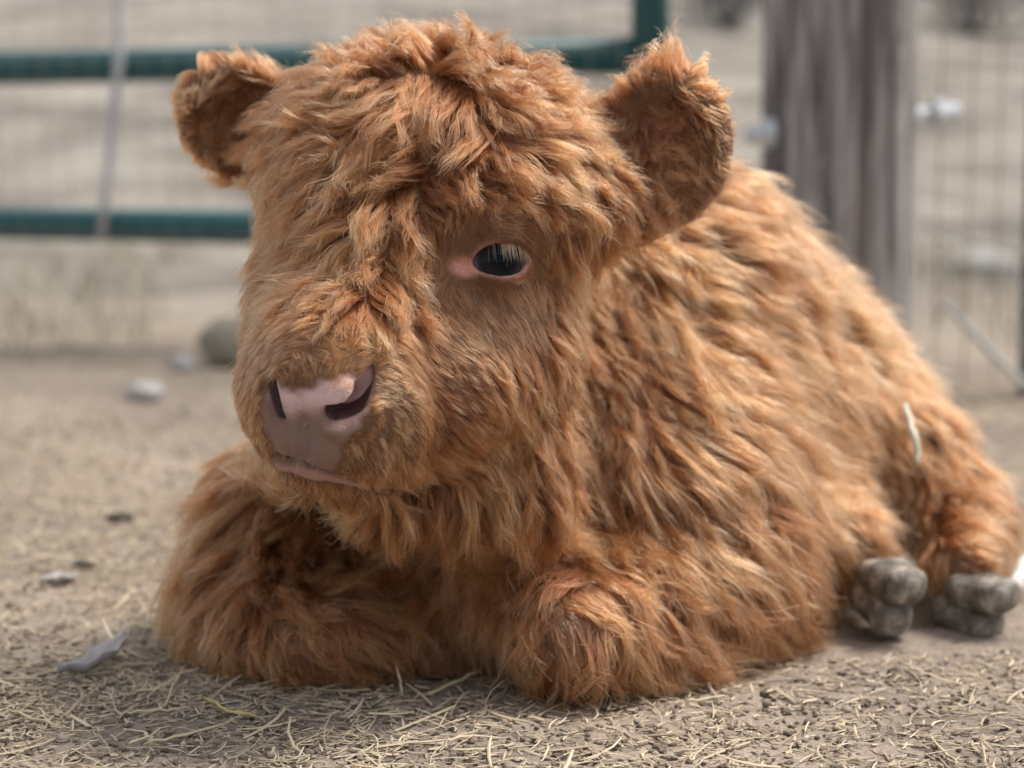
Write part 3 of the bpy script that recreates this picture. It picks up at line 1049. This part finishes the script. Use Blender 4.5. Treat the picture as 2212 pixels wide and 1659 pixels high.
gx, gy = axis(-60, 60, .006, .05, 4.5), axis(-6, 90, .006, 1.15, 4.5)
GX, GY = np.meshgrid(gx, gy, indexing='ij')
GZ = ground_height(GX.ravel(), GY.ravel())
fine_n = vnoise(np.stack([GX.ravel(), GY.ravel(), 0 * GX.ravel()], -1), 160, 54, 2) * .0016
GZ += fine_n * (np.hypot(GX.ravel(), GY.ravel() - 1.2) < 1.2)
gi = np.arange(GX.size).reshape(GX.shape)
gq = np.stack([gi[:-1, :-1], gi[1:, :-1], gi[1:, 1:], gi[:-1, 1:]], -1).reshape(-1, 4)
m_dirt, nd, lk, bs = new_mat('trodden_dirt')
geo = nd.new('ShaderNodeNewGeometry')
pos = geo.outputs['Position']
nA = noise_tex(nd, lk, 2.6, 6, .6, pos)
nB = noise_tex(nd, lk, 38, 8, .7, pos)
nC = noise_tex(nd, lk, 240, 4, .65, pos)
r1 = ramp(nd, [(.30, (.11, .088, .073)), (.44, (.25, .208, .172)), (.58, (.375, .32, .27)), (.8, (.48, .42, .355))])
mixn = nd.new('ShaderNodeMix'); mixn.inputs[0].default_value = .5
lk.new(nB.outputs['Fac'], mixn.inputs[2]); lk.new(nC.outputs['Fac'], mixn.inputs[3]); lk.new(mixn.outputs[0], r1.inputs[0])
r2 = ramp(nd, [(.36, (.72, .70, .70)), (.6, (1.10, 1.06, 1.0))])
lk.new(nA.outputs['Fac'], r2.inputs[0])
mul = nd.new('ShaderNodeMix'); mul.data_type = 'RGBA'; mul.blend_type = 'MULTIPLY'; mul.inputs[0].default_value = 1
lk.new(r1.outputs[0], mul.inputs[6]); lk.new(r2.outputs[0], mul.inputs[7])
# pale straw-coloured pasture beyond the gate
sepp = nd.new('ShaderNodeSeparateXYZ'); lk.new(pos, sepp.inputs[0])
mr = nd.new('ShaderNodeMapRange'); mr.inputs['From Min'].default_value = 2.6; mr.inputs['From Max'].default_value = 5.4
nD = noise_tex(nd, lk, 1.3, 5, .6, pos)
ad = nd.new('ShaderNodeMath'); ad.operation = 'MULTIPLY_ADD'; ad.inputs[1].default_value = 2.6; 
lk.new(nD.outputs['Fac'], ad.inputs[0]); lk.new(sepp.outputs[1], ad.inputs[2])
sb = nd.new('ShaderNodeMath'); sb.operation = 'SUBTRACT'; sb.inputs[1].default_value = 1.3; lk.new(ad.outputs[0], sb.inputs[0])
lk.new(sb.outputs[0], mr.inputs['Value'])
r3 = ramp(nd, [(.34, (.060, .052, .043)), (.46, (.195, .172, .147)), (.64, (.345, .315, .272))])
mp = nd.new('ShaderNodeMapping'); mp.inputs['Scale'].default_value = (.8, 1.5, 1)
lk.new(pos, mp.inputs['Vector'])
nE = noise_tex(nd, lk, 1.1, 7, .62, mp.outputs[0]); lk.new(nE.outputs['Fac'], r3.inputs[0])
mx2 = nd.new('ShaderNodeMix'); mx2.data_type = 'RGBA'
lk.new(mr.outputs[0], mx2.inputs[0]); lk.new(mul.outputs[2], mx2.inputs[6]); lk.new(r3.outputs[0], mx2.inputs[7])
lk.new(mx2.outputs[2], bs.inputs['Base Color'])
bs.inputs['Roughness'].default_value = .95
bs.inputs['Specular IOR Level'].default_value = .15
bump(nd, lk, mixn.outputs[0], bs, .9, .006)
ground = link('ground', mesh_from('ground', np.stack([GX.ravel(), GY.ravel(), GZ], -1), gq), m_dirt)
tag(ground, kind='structure')


def gz(x, y):
    return float(ground_height(np.array([x]), np.array([y]))[0])


# ------------------------------------------------------------------ straw, wood shavings and crumbs lying on the dirt
def strips(centres, heading, length, width, thick, bend, tilt, rg, nseg=3):
    """little bent four-sided straws"""
    N = len(centres)
    s = np.linspace(-.5, .5, nseg + 1)
    dx, dy = np.cos(heading), np.sin(heading)
    V = np.zeros((N, nseg + 1, 4, 3))
    for j, t in enumerate(s):
        along = t * length
        side = bend * length * (t * t - .25) * 2
        x = centres[:, 0] + dx * along - dy * side
        y = centres[:, 1] + dy * along + dx * side
        z = centres[:, 2] + along * tilt
        w = width * (1 - .35 * (2 * t) ** 2) / 2
        for k, (a, b) in enumerate(((-1, 0), (0, 1), (1, 0), (0, -1))):
            V[:, j, k] = np.stack([x - dy * w * a, y + dx * w * a, z + thick * b / 2 * np.ones(N)], -1)
    base = (np.arange(N) * (nseg + 1) * 4)[:, None]
    q = []
    for j in range(nseg):
        for k in range(4):
            q.append([j * 4 + k, j * 4 + (k + 1) % 4, (j + 1) * 4 + (k + 1) % 4, (j + 1) * 4 + k])
    q.append([0, 1, 2, 3]); q.append([nseg * 4 + 3, nseg * 4 + 2, nseg * 4 + 1, nseg * 4])
    Fq = (base[:, None] + np.array(q)[None]).reshape(-1, 4)
    return V.reshape(-1, 3), Fq, (nseg + 1) * 4


rg = np.random.default_rng(40)
NL = 74000
dist = 1.0 + 3.2 * rg.random(NL) ** 2.1
px = rg.uniform(-250, 2460, NL)
LX, LY = (px - 1106) / F_PX * dist * 1.02, dist
keep = np.hypot((LX - .12) / .42, (LY - 1.50) / .20) > 1
keep &= rg.random(NL) < .30 + .85 * sst(vnoise(np.stack([LX, LY, 0 * LX], -1), 17, 77, 3), -.45, .45)
LX, LY = LX[keep], LY[keep]; NL = len(LX)
kind = rg.random(NL)
length = np.where(kind < .07, rg.uniform(.012, .038, NL), np.where(kind < .78, rg.uniform(.004, .016, NL), rg.uniform(.003, .008, NL)))
width = np.where(kind < .07, rg.uniform(.0006, .0014, NL), np.where(kind < .78, rg.uniform(.0006, .0018, NL), rg.uniform(.0014, .0038, NL)))
broad = rg.random(NL) < .012
length = np.where(broad, rg.uniform(.025, .06, NL), length); width = np.where(broad, rg.uniform(.0018, .0034, NL), width)
thick = np.where(kind < .78, width * .55, width * rg.uniform(.3, .8, NL))
tilt = rg.normal(0, .16, NL)
LZ = ground_height(LX, LY) + thick * .4 + np.abs(tilt) * length * .4 + .0012
Vl, Fl, nv = strips(np.stack([LX, LY, LZ], -1), rg.uniform(0, 6.28, NL), length, width, thick, rg.normal(0, .20, NL), tilt, rg)
lm = mesh_from('straw_litter', Vl, Fl, smooth=False)
tone = np.where(broad, rg.uniform(.4, .95, NL), np.where(kind < .07, rg.uniform(.45, 1, NL), np.where(kind < .78, rg.uniform(.25, .95, NL), rg.uniform(.0, .65, NL))))
ta = lm.attributes.new('tone', 'FLOAT', 'POINT'); ta.data.foreach_set('value', np.repeat(tone, nv).astype(np.float32))
m_lit, nd, lk, bs = new_mat('straw_and_chips')
tn = nd.new('ShaderNodeAttribute'); tn.attribute_name = 'tone'
rp = ramp(nd, [(0, (.07, .05, .036)), (.25, (.22, .165, .12)), (.5, (.42, .33, .235)), (.8, (.56, .465, .32)), (1, (.60, .52, .37))])
lk.new(tn.outputs['Fac'], rp.inputs[0]); lk.new(rp.outputs[0], bs.inputs['Base Color'])
bs.inputs['Roughness'].default_value = .8
lit = link('straw_litter', lm, m_lit)
tag(lit, 'straw bits, wood shavings and crumbs strewn over the dirt', 'straw', kind='stuff')

# crumbs of earth
NCR = 9000
dist = 1.0 + 1.6 * rg.random(NCR) ** 1.8
CX, CY = (rg.uniform(-150, 2360, NCR) - 1106) / F_PX * dist, dist
keep = np.hypot((CX - .12) / .42, (CY - 1.50) / .20) > 1
CX, CY = CX[keep], CY[keep]; NCR = len(CX)
ico = bmesh.new(); bmesh.ops.create_icosphere(ico, subdivisions=1, radius=1)
iv = np.array([v.co[:] for v in ico.verts]); ifc = np.array([[v.index for v in f.verts] for f in ico.faces]); ico.free()
rad = rg.uniform(.0006, .0024, NCR) * np.where(rg.random(NCR) < .03, 1.8, 1)
jit = 1 + rg.normal(0, .22, (NCR, len(iv), 1))
CV = iv[None] * jit * rad[:, None, None] * np.array([1.2, 1, .75]) + np.stack([CX, CY, ground_height(CX, CY) + rad * .3], -1)[:, None]
CF = (ifc[None] + (np.arange(NCR) * len(iv))[:, None, None]).reshape(-1, 3)
m_cr, nd, lk, bs = new_mat('earth_crumbs')
geo = nd.new('ShaderNodeNewGeometry')
rp = ramp(nd, [(0, (.075, .056, .043)), (.6, (.20, .155, .12)), (1, (.34, .28, .225))])
lk.new(geo.outputs['Random Per Island'], rp.inputs[0]); lk.new(rp.outputs[0], bs.inputs['Base Color'])
bs.inputs['Roughness'].default_value = .95
cr_o = link('dirt_crumbs', mesh_from('dirt_crumbs', CV.reshape(-1, 3), CF), m_cr)
tag(cr_o, 'small crumbs of earth scattered over the dirt', 'dirt', kind='stuff')


# single straws one can point to
def plain_mat(name, c, rough=.7, var=.0, scale=60):
    m, nd, lk, bs = new_mat(name)
    n = noise_tex(nd, lk, scale, 4, .6)
    a, b = [max(0, x * (1 - var)) for x in c], [min(1, x * (1 + var)) for x in c]
    rp = ramp(nd, [(.3, a), (.7, b)])
    lk.new(n.outputs['Fac'], rp.inputs[0]); lk.new(rp.outputs[0], bs.inputs['Base Color'])
    bs.inputs['Roughness'].default_value = rough
    return m


m_straw = plain_mat('dry_straw', (.52, .44, .28), .6, .2, 120)
m_yellow = plain_mat('yellow_straw', (.58, .47, .17), .55, .2, 120)
m_pale = plain_mat('pale_stalk', (.60, .58, .46), .55, .15, 120)
m_green = plain_mat('greenish_straw', (.44, .42, .19), .6, .15, 120)


def straw(label, pts, r, mat, flat=.5, group=None):
    pts = np.array(pts, float)
    n = 9
    t = np.linspace(0, len(pts) - 1, n)
    path = np.stack([np.interp(t, np.arange(len(pts)), pts[:, i]) for i in range(3)], -1)
    path[1:-1, 2] += rg.normal(0, r * .3, n - 2)
    path[1:-1] += rg.normal(0, min(r * .35, .0006), (n - 2, 3))
    prof = r * .72 * np.array([.6, .9, 1, .85, 1.2, .95, 1, .8, .45]) * rg.uniform(.85, 1.15, n)
    c = path.mean(0)
    V, Fc = tube(path - c, prof, 8)
    o = link('straw', mesh_from('straw', V, Fc), mat, loc=c)
    return tag(o, label, 'straw', group)


def on_ground(*pp, lift=.004):
    out = []
    for q in pp:
        g = ground_at(q[0], q[1]); g[2] = gz(g[0], g[1]) + (q[2] if len(q) > 2 else lift)
        out.append(g)
    return out


GS = 'loose straws in front of the calf'
straw('bright yellow broken straw in front of the far knee', on_ground((440, 1508), (490, 1535), (555, 1548)), .0016, m_yellow, group=GS)
straw('long pale straw lying slantwise at the bottom left', on_ground((310, 1620), (400, 1595), (500, 1560)), .0014, m_straw, group=GS)
straw('thick tan straw poking out between the two knees', on_ground((925, 1502), (980, 1482), (1045, 1458, .010)), .0019, m_straw, group=GS)
straw('short straw standing up before the gap between the knees', on_ground((868, 1500), (862, 1490, .012), (855, 1475, .020)), .0012, m_straw, group=GS)
straw('thin straw leaning against the far knee', on_ground((355, 1530), (375, 1500, .010), (395, 1480, .016)), .0011, m_straw, group=GS)
straw('straight straw lying left of the yellow broken one', on_ground((270, 1543), (330, 1541), (390, 1538)), .0014, m_straw, group=GS)
straw('pale straw near the left edge below the grey curl', on_ground((15, 1540), (70, 1556), (130, 1576)), .0013, m_straw, group=GS)
straw('yellow green straw beside the far shoulder', on_ground((280, 1355), (320, 1362), (370, 1366)), .0015, m_green, group=GS)
straw('fine pale straw at the bottom right corner', on_ground((2010, 1590), (2040, 1625), (2075, 1655)), .0012, m_straw, group=GS)
straw('forked straw stub right of the near knee', on_ground((1480, 1520), (1530, 1512), (1570, 1508)), .0013, m_straw, group=GS)
straw('white straw stub under the belly behind the near knee', on_ground((1700, 1333), (1725, 1331), (1748, 1326)), .0028, m_pale, group=GS)

# a straw caught in the coat of the flank
a, b, c_ = trace(1938, 872)[0], trace(1955, 935)[0], trace(1970, 1000)[0]
straw('pale greenish straw stuck upright in the coat of the flank', [a - FWD * .030, b - FWD * .032, c_ - FWD * .028], .0046, m_pale)

# pale curled leaf and white flakes on the dirt
m_leaf = plain_mat('bleached_leaf', (.36, .35, .345), .85, .35, 90)


def flake(name, label, cat, pxs, w, curl, mat, thick=.0012):
    pts = np.array(on_ground(*pxs, lift=.004))
    n = 14
    t = np.linspace(0, len(pts) - 1, n)
    path = np.stack([np.interp(t, np.arange(len(pts)), pts[:, i]) for i in range(3)], -1)
    c = path.mean(0)
    V, Fc = [], []
    m = 7
    for i in range(n):
        s = i / (n - 1)
        tg = unit(path[min(i + 1, n - 1)] - path[max(i - 1, 0)])
        sd = unit(np.cross([0, 0, 1.0], tg))
        ww = w * (math.sin(math.pi * (.06 + .90 * s)) ** .8) * (.45 + .6 * s) * (1 + .22 * math.sin(17 * s + w * 900) + .12 * math.sin(41 * s))
        for j in range(m):
            v = j / (m - 1) * 2 - 1
            V.append(path[i] - c + sd * ww * v + np.array([0, 0, curl * v * v + .3 * curl * math.sin(5 * s) + .0012 * math.sin(9 * v + 9 * s) + .0010 * math.sin(23 * s + 3 * v)]))
    for i in range(n - 1):
        for j in range(m - 1):
            Fc.append((i * m + j, i * m + j + 1, (i + 1) * m + j + 1, (i + 1) * m + j))
    o = link(name, mesh_from(name, V, Fc), mat, loc=c)
    md = o.modifiers.new('thickness', 'SOLIDIFY'); md.thickness = thick
    return tag(o, label, cat)


flake('curled_leaf', 'grey white curled leaf lying left of the calf', 'leaf', [(125, 1462), (190, 1462), (235, 1440, .010), (275, 1412, .016)], .011, .008, m_leaf)
flake('pale_flake', 'blurred white flake on the dirt left of the far shoulder', 'flake', [(90, 1268), (130, 1262), (165, 1255)], .012, .003, m_leaf)
flake('pale_flake', 'bright white flake at the right edge beside the hind hoof', 'flake', [(2185, 1310), (2212, 1290, .02), (2235, 1265, .03)], .011, .006, plain_mat('white_flake', (.62, .64, .64), .6, .05, 90))


# ------------------------------------------------------------------ things behind
def bush(label, px, py, d, r, seed):
    c = at(px, py, d); c[2] = gz(c[0], c[1])
    rb = np.random.default_rng(seed)
    n = 2600
    u = unit(rb.normal(size=(n, 3))) * (rb.random(n) ** .45)[:, None]
    u *= (1 + .35 * vnoise(u, 4, seed, 2))[:, None]
    p = u * np.array(r) + np.array([0, 0, r[2] * .75])
    p[:, 2] = np.maximum(p[:, 2], .01)
    a, b = unit(rb.normal(size=(n, 3))), unit(rb.normal(size=(n, 3)))
    sz = rb.uniform(.012, .03, n)[:, None]
    V = np.stack([p - a * sz, p + b * sz * .5, p + a * sz, p - b * sz * .5], 1).reshape(-1, 3)
    root = empty('bush', c)
    link('foliage', mesh_from('foliage', V, np.arange(n * 4).reshape(-1, 4)), M_BUSH, root)
    st = [tube([(0, 0, -.03), q * .5 + rb.normal(0, .02, 3), q * .9], [.016, .009, .003], 5) for q in p[rb.integers(0, n, 14)]]
    V, Fc = joined(st)
    link('stems', mesh_from('stems', V, Fc), M_BUSH, root)
    return tag(root, label, 'bush')


M_BUSH = plain_mat('bare_bush', (.085, .085, .095), .9, .4, 6)
bush('dark leafless bush far beyond the gate, left of the timber post', 1565, 60, 14.0, (.45, .4, .42), 101)
bush('dark leafless bush far beyond the wire fence in the top corner', 2110, 40, 15.0, (.62, .5, .45), 102)

def stone(name, label, cat, px, py, d, r, mat, seed, squash=.7):
    c = at(px, py, d)
    bm = bmesh.new(); bmesh.ops.create_icosphere(bm, subdivisions=4, radius=1)
    v = np.array([w.co[:] for w in bm.verts])
    k = 1 + .22 * vnoise(v, 1.8, seed, 3) + .05 * vnoise(v, 7, seed + 1, 2)
    v = v * k[:, None] * np.array(r)
    for w, q in zip(bm.verts, v): w.co = q
    m_ = bpy.data.meshes.new(name); bm.to_mesh(m_); bm.free()
    m_.polygons.foreach_set('use_smooth', [True] * len(m_.polygons))
    o = link(name, m_, mat, loc=(c[0], c[1], gz(c[0], c[1]) + r[2] * squash))
    return tag(o, label, cat)


m_rock = plain_mat('pale_rock', (.24, .215, .17), .9, .5, 14)
m_white = plain_mat('white_stone', (.34, .33, .32), .9, .12, 20)
stone('rock', 'rounded pale rock beside the calf\'s muzzle below the gate', 'rock', 505, 640, 3.05, (.055, .055, .048), m_rock, 3)
stone('white_stone', 'small white stone at the foot of the pale rock', 'stone', 395, 712, 3.0, (.022, .02, .016), m_white, 5)
stone('white_stone', 'white stone lying in the dirt left of the muzzle', 'stone', 312, 782, 2.7, (.028, .025, .016), m_white, 7)
stone('dark_clod', 'dark clod of earth on the left beside the far shoulder', 'clod', 180, 1190, 1.62, (.012, .010, .007), plain_mat('dark_earth', (.07, .055, .045), .95, .3, 60), 9, .3)
stone('dark_clod', 'dark clod of earth between the white flake and the muzzle', 'clod', 255, 1045, 1.85, (.014, .012, .007), bpy.data.materials['dark_earth'], 10, .3)

# gate of green tubes
m_gate, nd, lk, bs = new_mat('teal_paint')
n = noise_tex(nd, lk, 14, 5, .6)
rp = ramp(nd, [(.25, (.008, .065, .072)), (.75, (.015, .100, .105))]); lk.new(n.outputs['Fac'], rp.inputs[0]); lk.new(rp.outputs[0], bs.inputs['Base Color'])
bs.inputs['Roughness'].default_value = .45
gR = at(1402, 300, 3.0); gR[2] = 0
gL = np.array([-1.55, 3.68, 0.0])
gdir = unit(gL - gR)
gate = empty('farm_gate', gR)
tag(gate, 'teal tubular metal farm gate behind the calf', 'gate')


def gpart(name, pts, r, mat, seg=16):
    V, Fc = tube(np.array(pts) - gR, r, seg)
    return link(name, mesh_from(name, V, Fc), mat, gate)


for z in (.222, .508, .80, 1.10):
    gpart('rail', [gR + (0, 0, z), gL + (0, 0, z - .008)], .030, m_gate)
gpart('end_post', [gR + (0, 0, .195), gR + (0, 0, 1.14)], .031, m_gate, 20)
gpart('end_post', [gL + (0, 0, .19), gL + (0, 0, 1.13)], .028, m_gate, 20)
m_galv = plain_mat('galvanised_steel', (.62, .65, .67), .45, .08, 30)
for p_ in ('galvanised_steel',):
    bpy.data.materials[p_].node_tree.nodes['Principled BSDF'].inputs['Metallic'].default_value = .3
m_wire = plain_mat('dull_wire', (.42, .41, .38), .5, .2, 30)
m_rust = plain_mat('rusty_wire', (.38, .27, .16), .7, .25, 30)
wv = []
gn = unit(np.cross(gdir, [0, 0, 1.0])); gn = gn if gn[1] < 0 else -gn
off = gn * .031
Lg = np.linalg.norm(gL - gR)
k = 0
while k * .052 < Lg - .06:
    q = gR + gdir * (.04 + k * .052) + off
    wv.append(tube([q + (0, 0, .20), q + (0, 0, 1.12)], 0.0008, 5)); k += 1
for z in np.arange(.205, 1.12, .052):
    wv.append(tube([gR + gdir * .03 + off + (0, 0, z), gL + off + (0, 0, z)], 0.0008, 5))
V, Fc = joined(wv)
link('wire_mesh', mesh_from('wire_mesh', np.array(V) - gR, Fc), m_wire, gate)
# strap hanging down the gate
sp = gR + gdir * .99 + gn * .040
V, Fc = tube(np.array([sp + (.030, 0, .82), sp + (0.020, 0, .50), sp + (.008, 0, .42), sp + (-.006, 0, .30), sp + (-.020, 0, .19)]) - sp, [.009, .009, .009, .008, .007], 8)
tag(link('hanging_strap', mesh_from('hanging_strap', V, Fc), plain_mat('faded_webbing', (.50, .50, .51), .8, .15, 60), loc=sp), 'pale grey strap hanging down over the rails of the gate', 'strap')

# weathered timber post with the hinge bolt through it
m_wood, nd, lk, bs = new_mat('weathered_timber')
tc = nd.new('ShaderNodeTexCoord')
mp = nd.new('ShaderNodeMapping'); mp.inputs['Scale'].default_value = (1, 1, .10); lk.new(tc.outputs['Object'], mp.inputs['Vector'])
n1 = noise_tex(nd, lk, 34, 8, .65, mp.outputs[0], .6)
rp = ramp(nd, [(.30, (.045, .038, .035)), (.43, (.18, .163, .155)), (.55, (.40, .375, .36)), (.70, (.56, .46, .35))])
lk.new(n1.outputs['Fac'], rp.inputs[0]); lk.new(rp.outputs[0], bs.inputs['Base Color']); bs.inputs['Roughness'].default_value = .9
bump(nd, lk, n1.outputs['Fac'], bs, 1.0, .012)
pc = at(1822, 300, 2.62)
PB = np.array([pc[0] + .004, pc[1], 0])
post = empty('timber_post', PB)
tag(post, 'thick weathered grey timber gate post behind the calf', 'post')
V, Fc = [], []
nz_, na = 60, 72
for i in range(nz_ + 1):
    z = -.05 + 1.45 * i / nz_
    for j in range(na):
        a = 2 * math.pi * j / na
        q = np.array([[math.cos(a) * 1.0, math.sin(a), z * .6]])
        r = .108 * (1 + .05 * vnoise(q, 3, 61, 2)[0] + .025 * vnoise(q * [1, 1, .25], 13, 62, 2)[0])
        for crack, dep, wd in ((4.86, .055, .09), (4.28, .012, .05), (5.5, .014, .06), (3.6, .012, .06)):
            aa = (a - crack - .05 * math.sin(3 * z + crack) + math.pi) % (2 * math.pi) - math.pi
            r -= dep * math.exp(-(aa / wd) ** 2)
        V.append((r * math.cos(a) - .012 * z, r * math.sin(a), z))
for i in range(nz_):
    for j in range(na):
        Fc.append((i * na + j, i * na + (j + 1) % na, (i + 1) * na + (j + 1) % na, (i + 1) * na + j))
Fc.append(tuple(nz_ * na + j for j in range(na)))
link('trunk', mesh_from('trunk', V, Fc), m_wood, post)
b0, b1 = at(1628, 292, 2.60) - PB, at(2052, 243, 2.62) - PB
d_ = unit(b1 - b0)
V, Fc = tube([b0 - d_ * .01, b1 + d_ * .012], .013, 14)
link('hinge_bolt', mesh_from('hinge_bolt', V, Fc), m_galv, post)
for q in (b0 + d_ * .022, b0 + d_ * .045, b1 - d_ * .016):
    V, Fc = tube([q - d_ * .007, q + d_ * .007], .024, 6)
    link('nut', mesh_from('nut', V, Fc, False), m_galv, post)
V, Fc = tube([b0 + d_ * .054, b0 + d_ * .058], .032, 24)
link('washer', mesh_from('washer', V, Fc), m_galv, post)

# woven wire fence to the right of the post
f0 = at(2015, 300, 2.75); f0[2] = 0
f1 = np.array([1.75, 2.95, 0.0])
fd_ = unit(f1 - f0)
fence = empty('wire_fence', f0)
tag(fence, 'thin woven wire fence running off right of the timber post', 'fence')
wv, wh = [], []
k = 0
Lf = np.linalg.norm(f1 - f0)
while k * .048 < Lf:
    q = f0 + fd_ * (.012 + k * .048) - f0
    wv.append(tube([q + (0, 0, .0), q + (.003 * math.sin(k * 2.1), 0, .6), q + (0, 0, 1.2)], .0013, 5)); k += 1
for z in (.03, .12, .22, .33, .45, .58, .72, .88, 1.04, 1.19):
    wh.append(tube([(0, 0, z), fd_ * Lf + (0, 0, z)], .0012, 5))
V, Fc = joined(wv); link('vertical_wires', mesh_from('vertical_wires', V, Fc), m_rust, fence)
V, Fc = joined(wh); link('line_wires', mesh_from('line_wires', V, Fc), m_wire, fence)
tp = at(2222, 900, 2.72); tp = np.array([tp[0], tp[1], 0])
bm = bmesh.new()
for (sx, sy, ox, oy) in ((.034, .005, 0, 0), (.005, .032, 0, .0185)):
    r_ = bmesh.ops.create_cube(bm, size=1)
    for v in r_['verts']: v.co = (v.co.x * sx + ox, v.co.y * sy + oy, v.co.z * 1.30 + .60)
for k in range(14):
    r_ = bmesh.ops.create_cube(bm, size=1)
    for v in r_['verts']: v.co = (v.co.x * .010, v.co.y * .008 - .0062, v.co.z * .016 + .12 + k * .08)
tm = bpy.data.meshes.new('steel_fence_post'); bm.to_mesh(tm); bm.free()
tag(link('steel_fence_post', tm, plain_mat('dark_steel', (.10, .11, .125), .6, .2, 20), loc=tp), 'dark studded steel fence post at the right edge', 'post')
# bent steel rod leaning on the fence, and a sagging wire
def tube_thing(name, label, cat, pts, r, mat, seg=10):
    pts = np.array(pts); c = pts[0].copy()
    n = 18
    t = np.linspace(0, len(pts) - 1, n)
    path = np.stack([np.interp(t, np.arange(len(pts)), pts[:, i]) for i in range(3)], -1)
    V, Fc = tube(path - c, r, seg)
    return tag(link(name, mesh_from(name, V, Fc), mat, loc=c), label, cat)


tube_thing('steel_rod', 'grey steel rod leaning slantwise against the wire fence', 'rod', [at(2045, 660, 2.66), at(2100, 715, 2.64), at(2160, 780, 2.62), at(2250, 865, 2.60)], .0055, m_wire)
tube_thing('loose_wire', 'thin loose wire sagging from the timber post', 'wire', [at(1985, 430, 2.70), at(1998, 475, 2.68), at(2040, 505, 2.66), at(2120, 520, 2.66), at(2240, 545, 2.66)], .0018, m_wire, 6)
stone('white_stone', 'pale stone in the pasture seen through the wire fence', 'stone', 2135, 505, 5.2, (.09, .08, .05), m_white, 17)

# dry grass standing beyond the gate and along the fence
NG = 5200
gx_ = rg.uniform(-1.9, 1.9, NG); gy_ = 2.35 + .30 * vnoise(np.stack([gx_, 0 * gx_, 0 * gx_], -1), 5, 78, 2) + rg.random(NG) ** .75 * 3.8
clump = vnoise(np.stack([gx_, gy_, 0 * gx_], -1), 5, 71, 2)
keep = (clump > -.15) & ~((np.abs(gx_ - .4) < .5) & (gy_ < 3.1))
gx_, gy_ = gx_[keep], gy_[keep]; NG = len(gx_)
hh = rg.uniform(.04, .14, NG) * (.22 + .78 * sst(gy_, 2.5, 3.9))
ax, ay = rg.normal(0, .5, NG), rg.normal(0, .5, NG)
s = np.linspace(0, 1, 4)
base = np.stack([gx_, gy_, ground_height(gx_, gy_)], -1)
GVs = np.zeros((NG, 4, 2, 3))
th = rg.uniform(0, 3.14, NG)
for j, t in enumerate(s):
    c = base + np.stack([ax * hh * t * t, ay * hh * t * t, hh * t], -1)
    w = .0022 * (1 - t * .85)
    GVs[:, j, 0] = c + np.stack([np.cos(th) * w, np.sin(th) * w, 0 * th], -1)
    GVs[:, j, 1] = c - np.stack([np.cos(th) * w, np.sin(th) * w, 0 * th], -1)
bi = (np.arange(NG) * 8)[:, None]
q = np.array([[0, 1, 3, 2], [2, 3, 5, 4], [4, 5, 7, 6]])
GF = (bi[:, None] + q[None]).reshape(-1, 4)
m_gr, nd, lk, bs = new_mat('dry_grass')
geo = nd.new('ShaderNodeNewGeometry')
rp = ramp(nd, [(0, (.10, .095, .055)), (.3, (.25, .225, .15)), (.6, (.38, .34, .25)), (1, (.50, .45, .35))])
lk.new(geo.outputs['Random Per Island'], rp.inputs[0]); lk.new(rp.outputs[0], bs.inputs['Base Color']); bs.inputs['Roughness'].default_value = .8
gro = link('dry_grass', mesh_from('dry_grass', GVs.reshape(-1, 3), GF), m_gr)
tag(gro, 'short bleached dry grass standing beyond the gate', 'grass', kind='stuff')
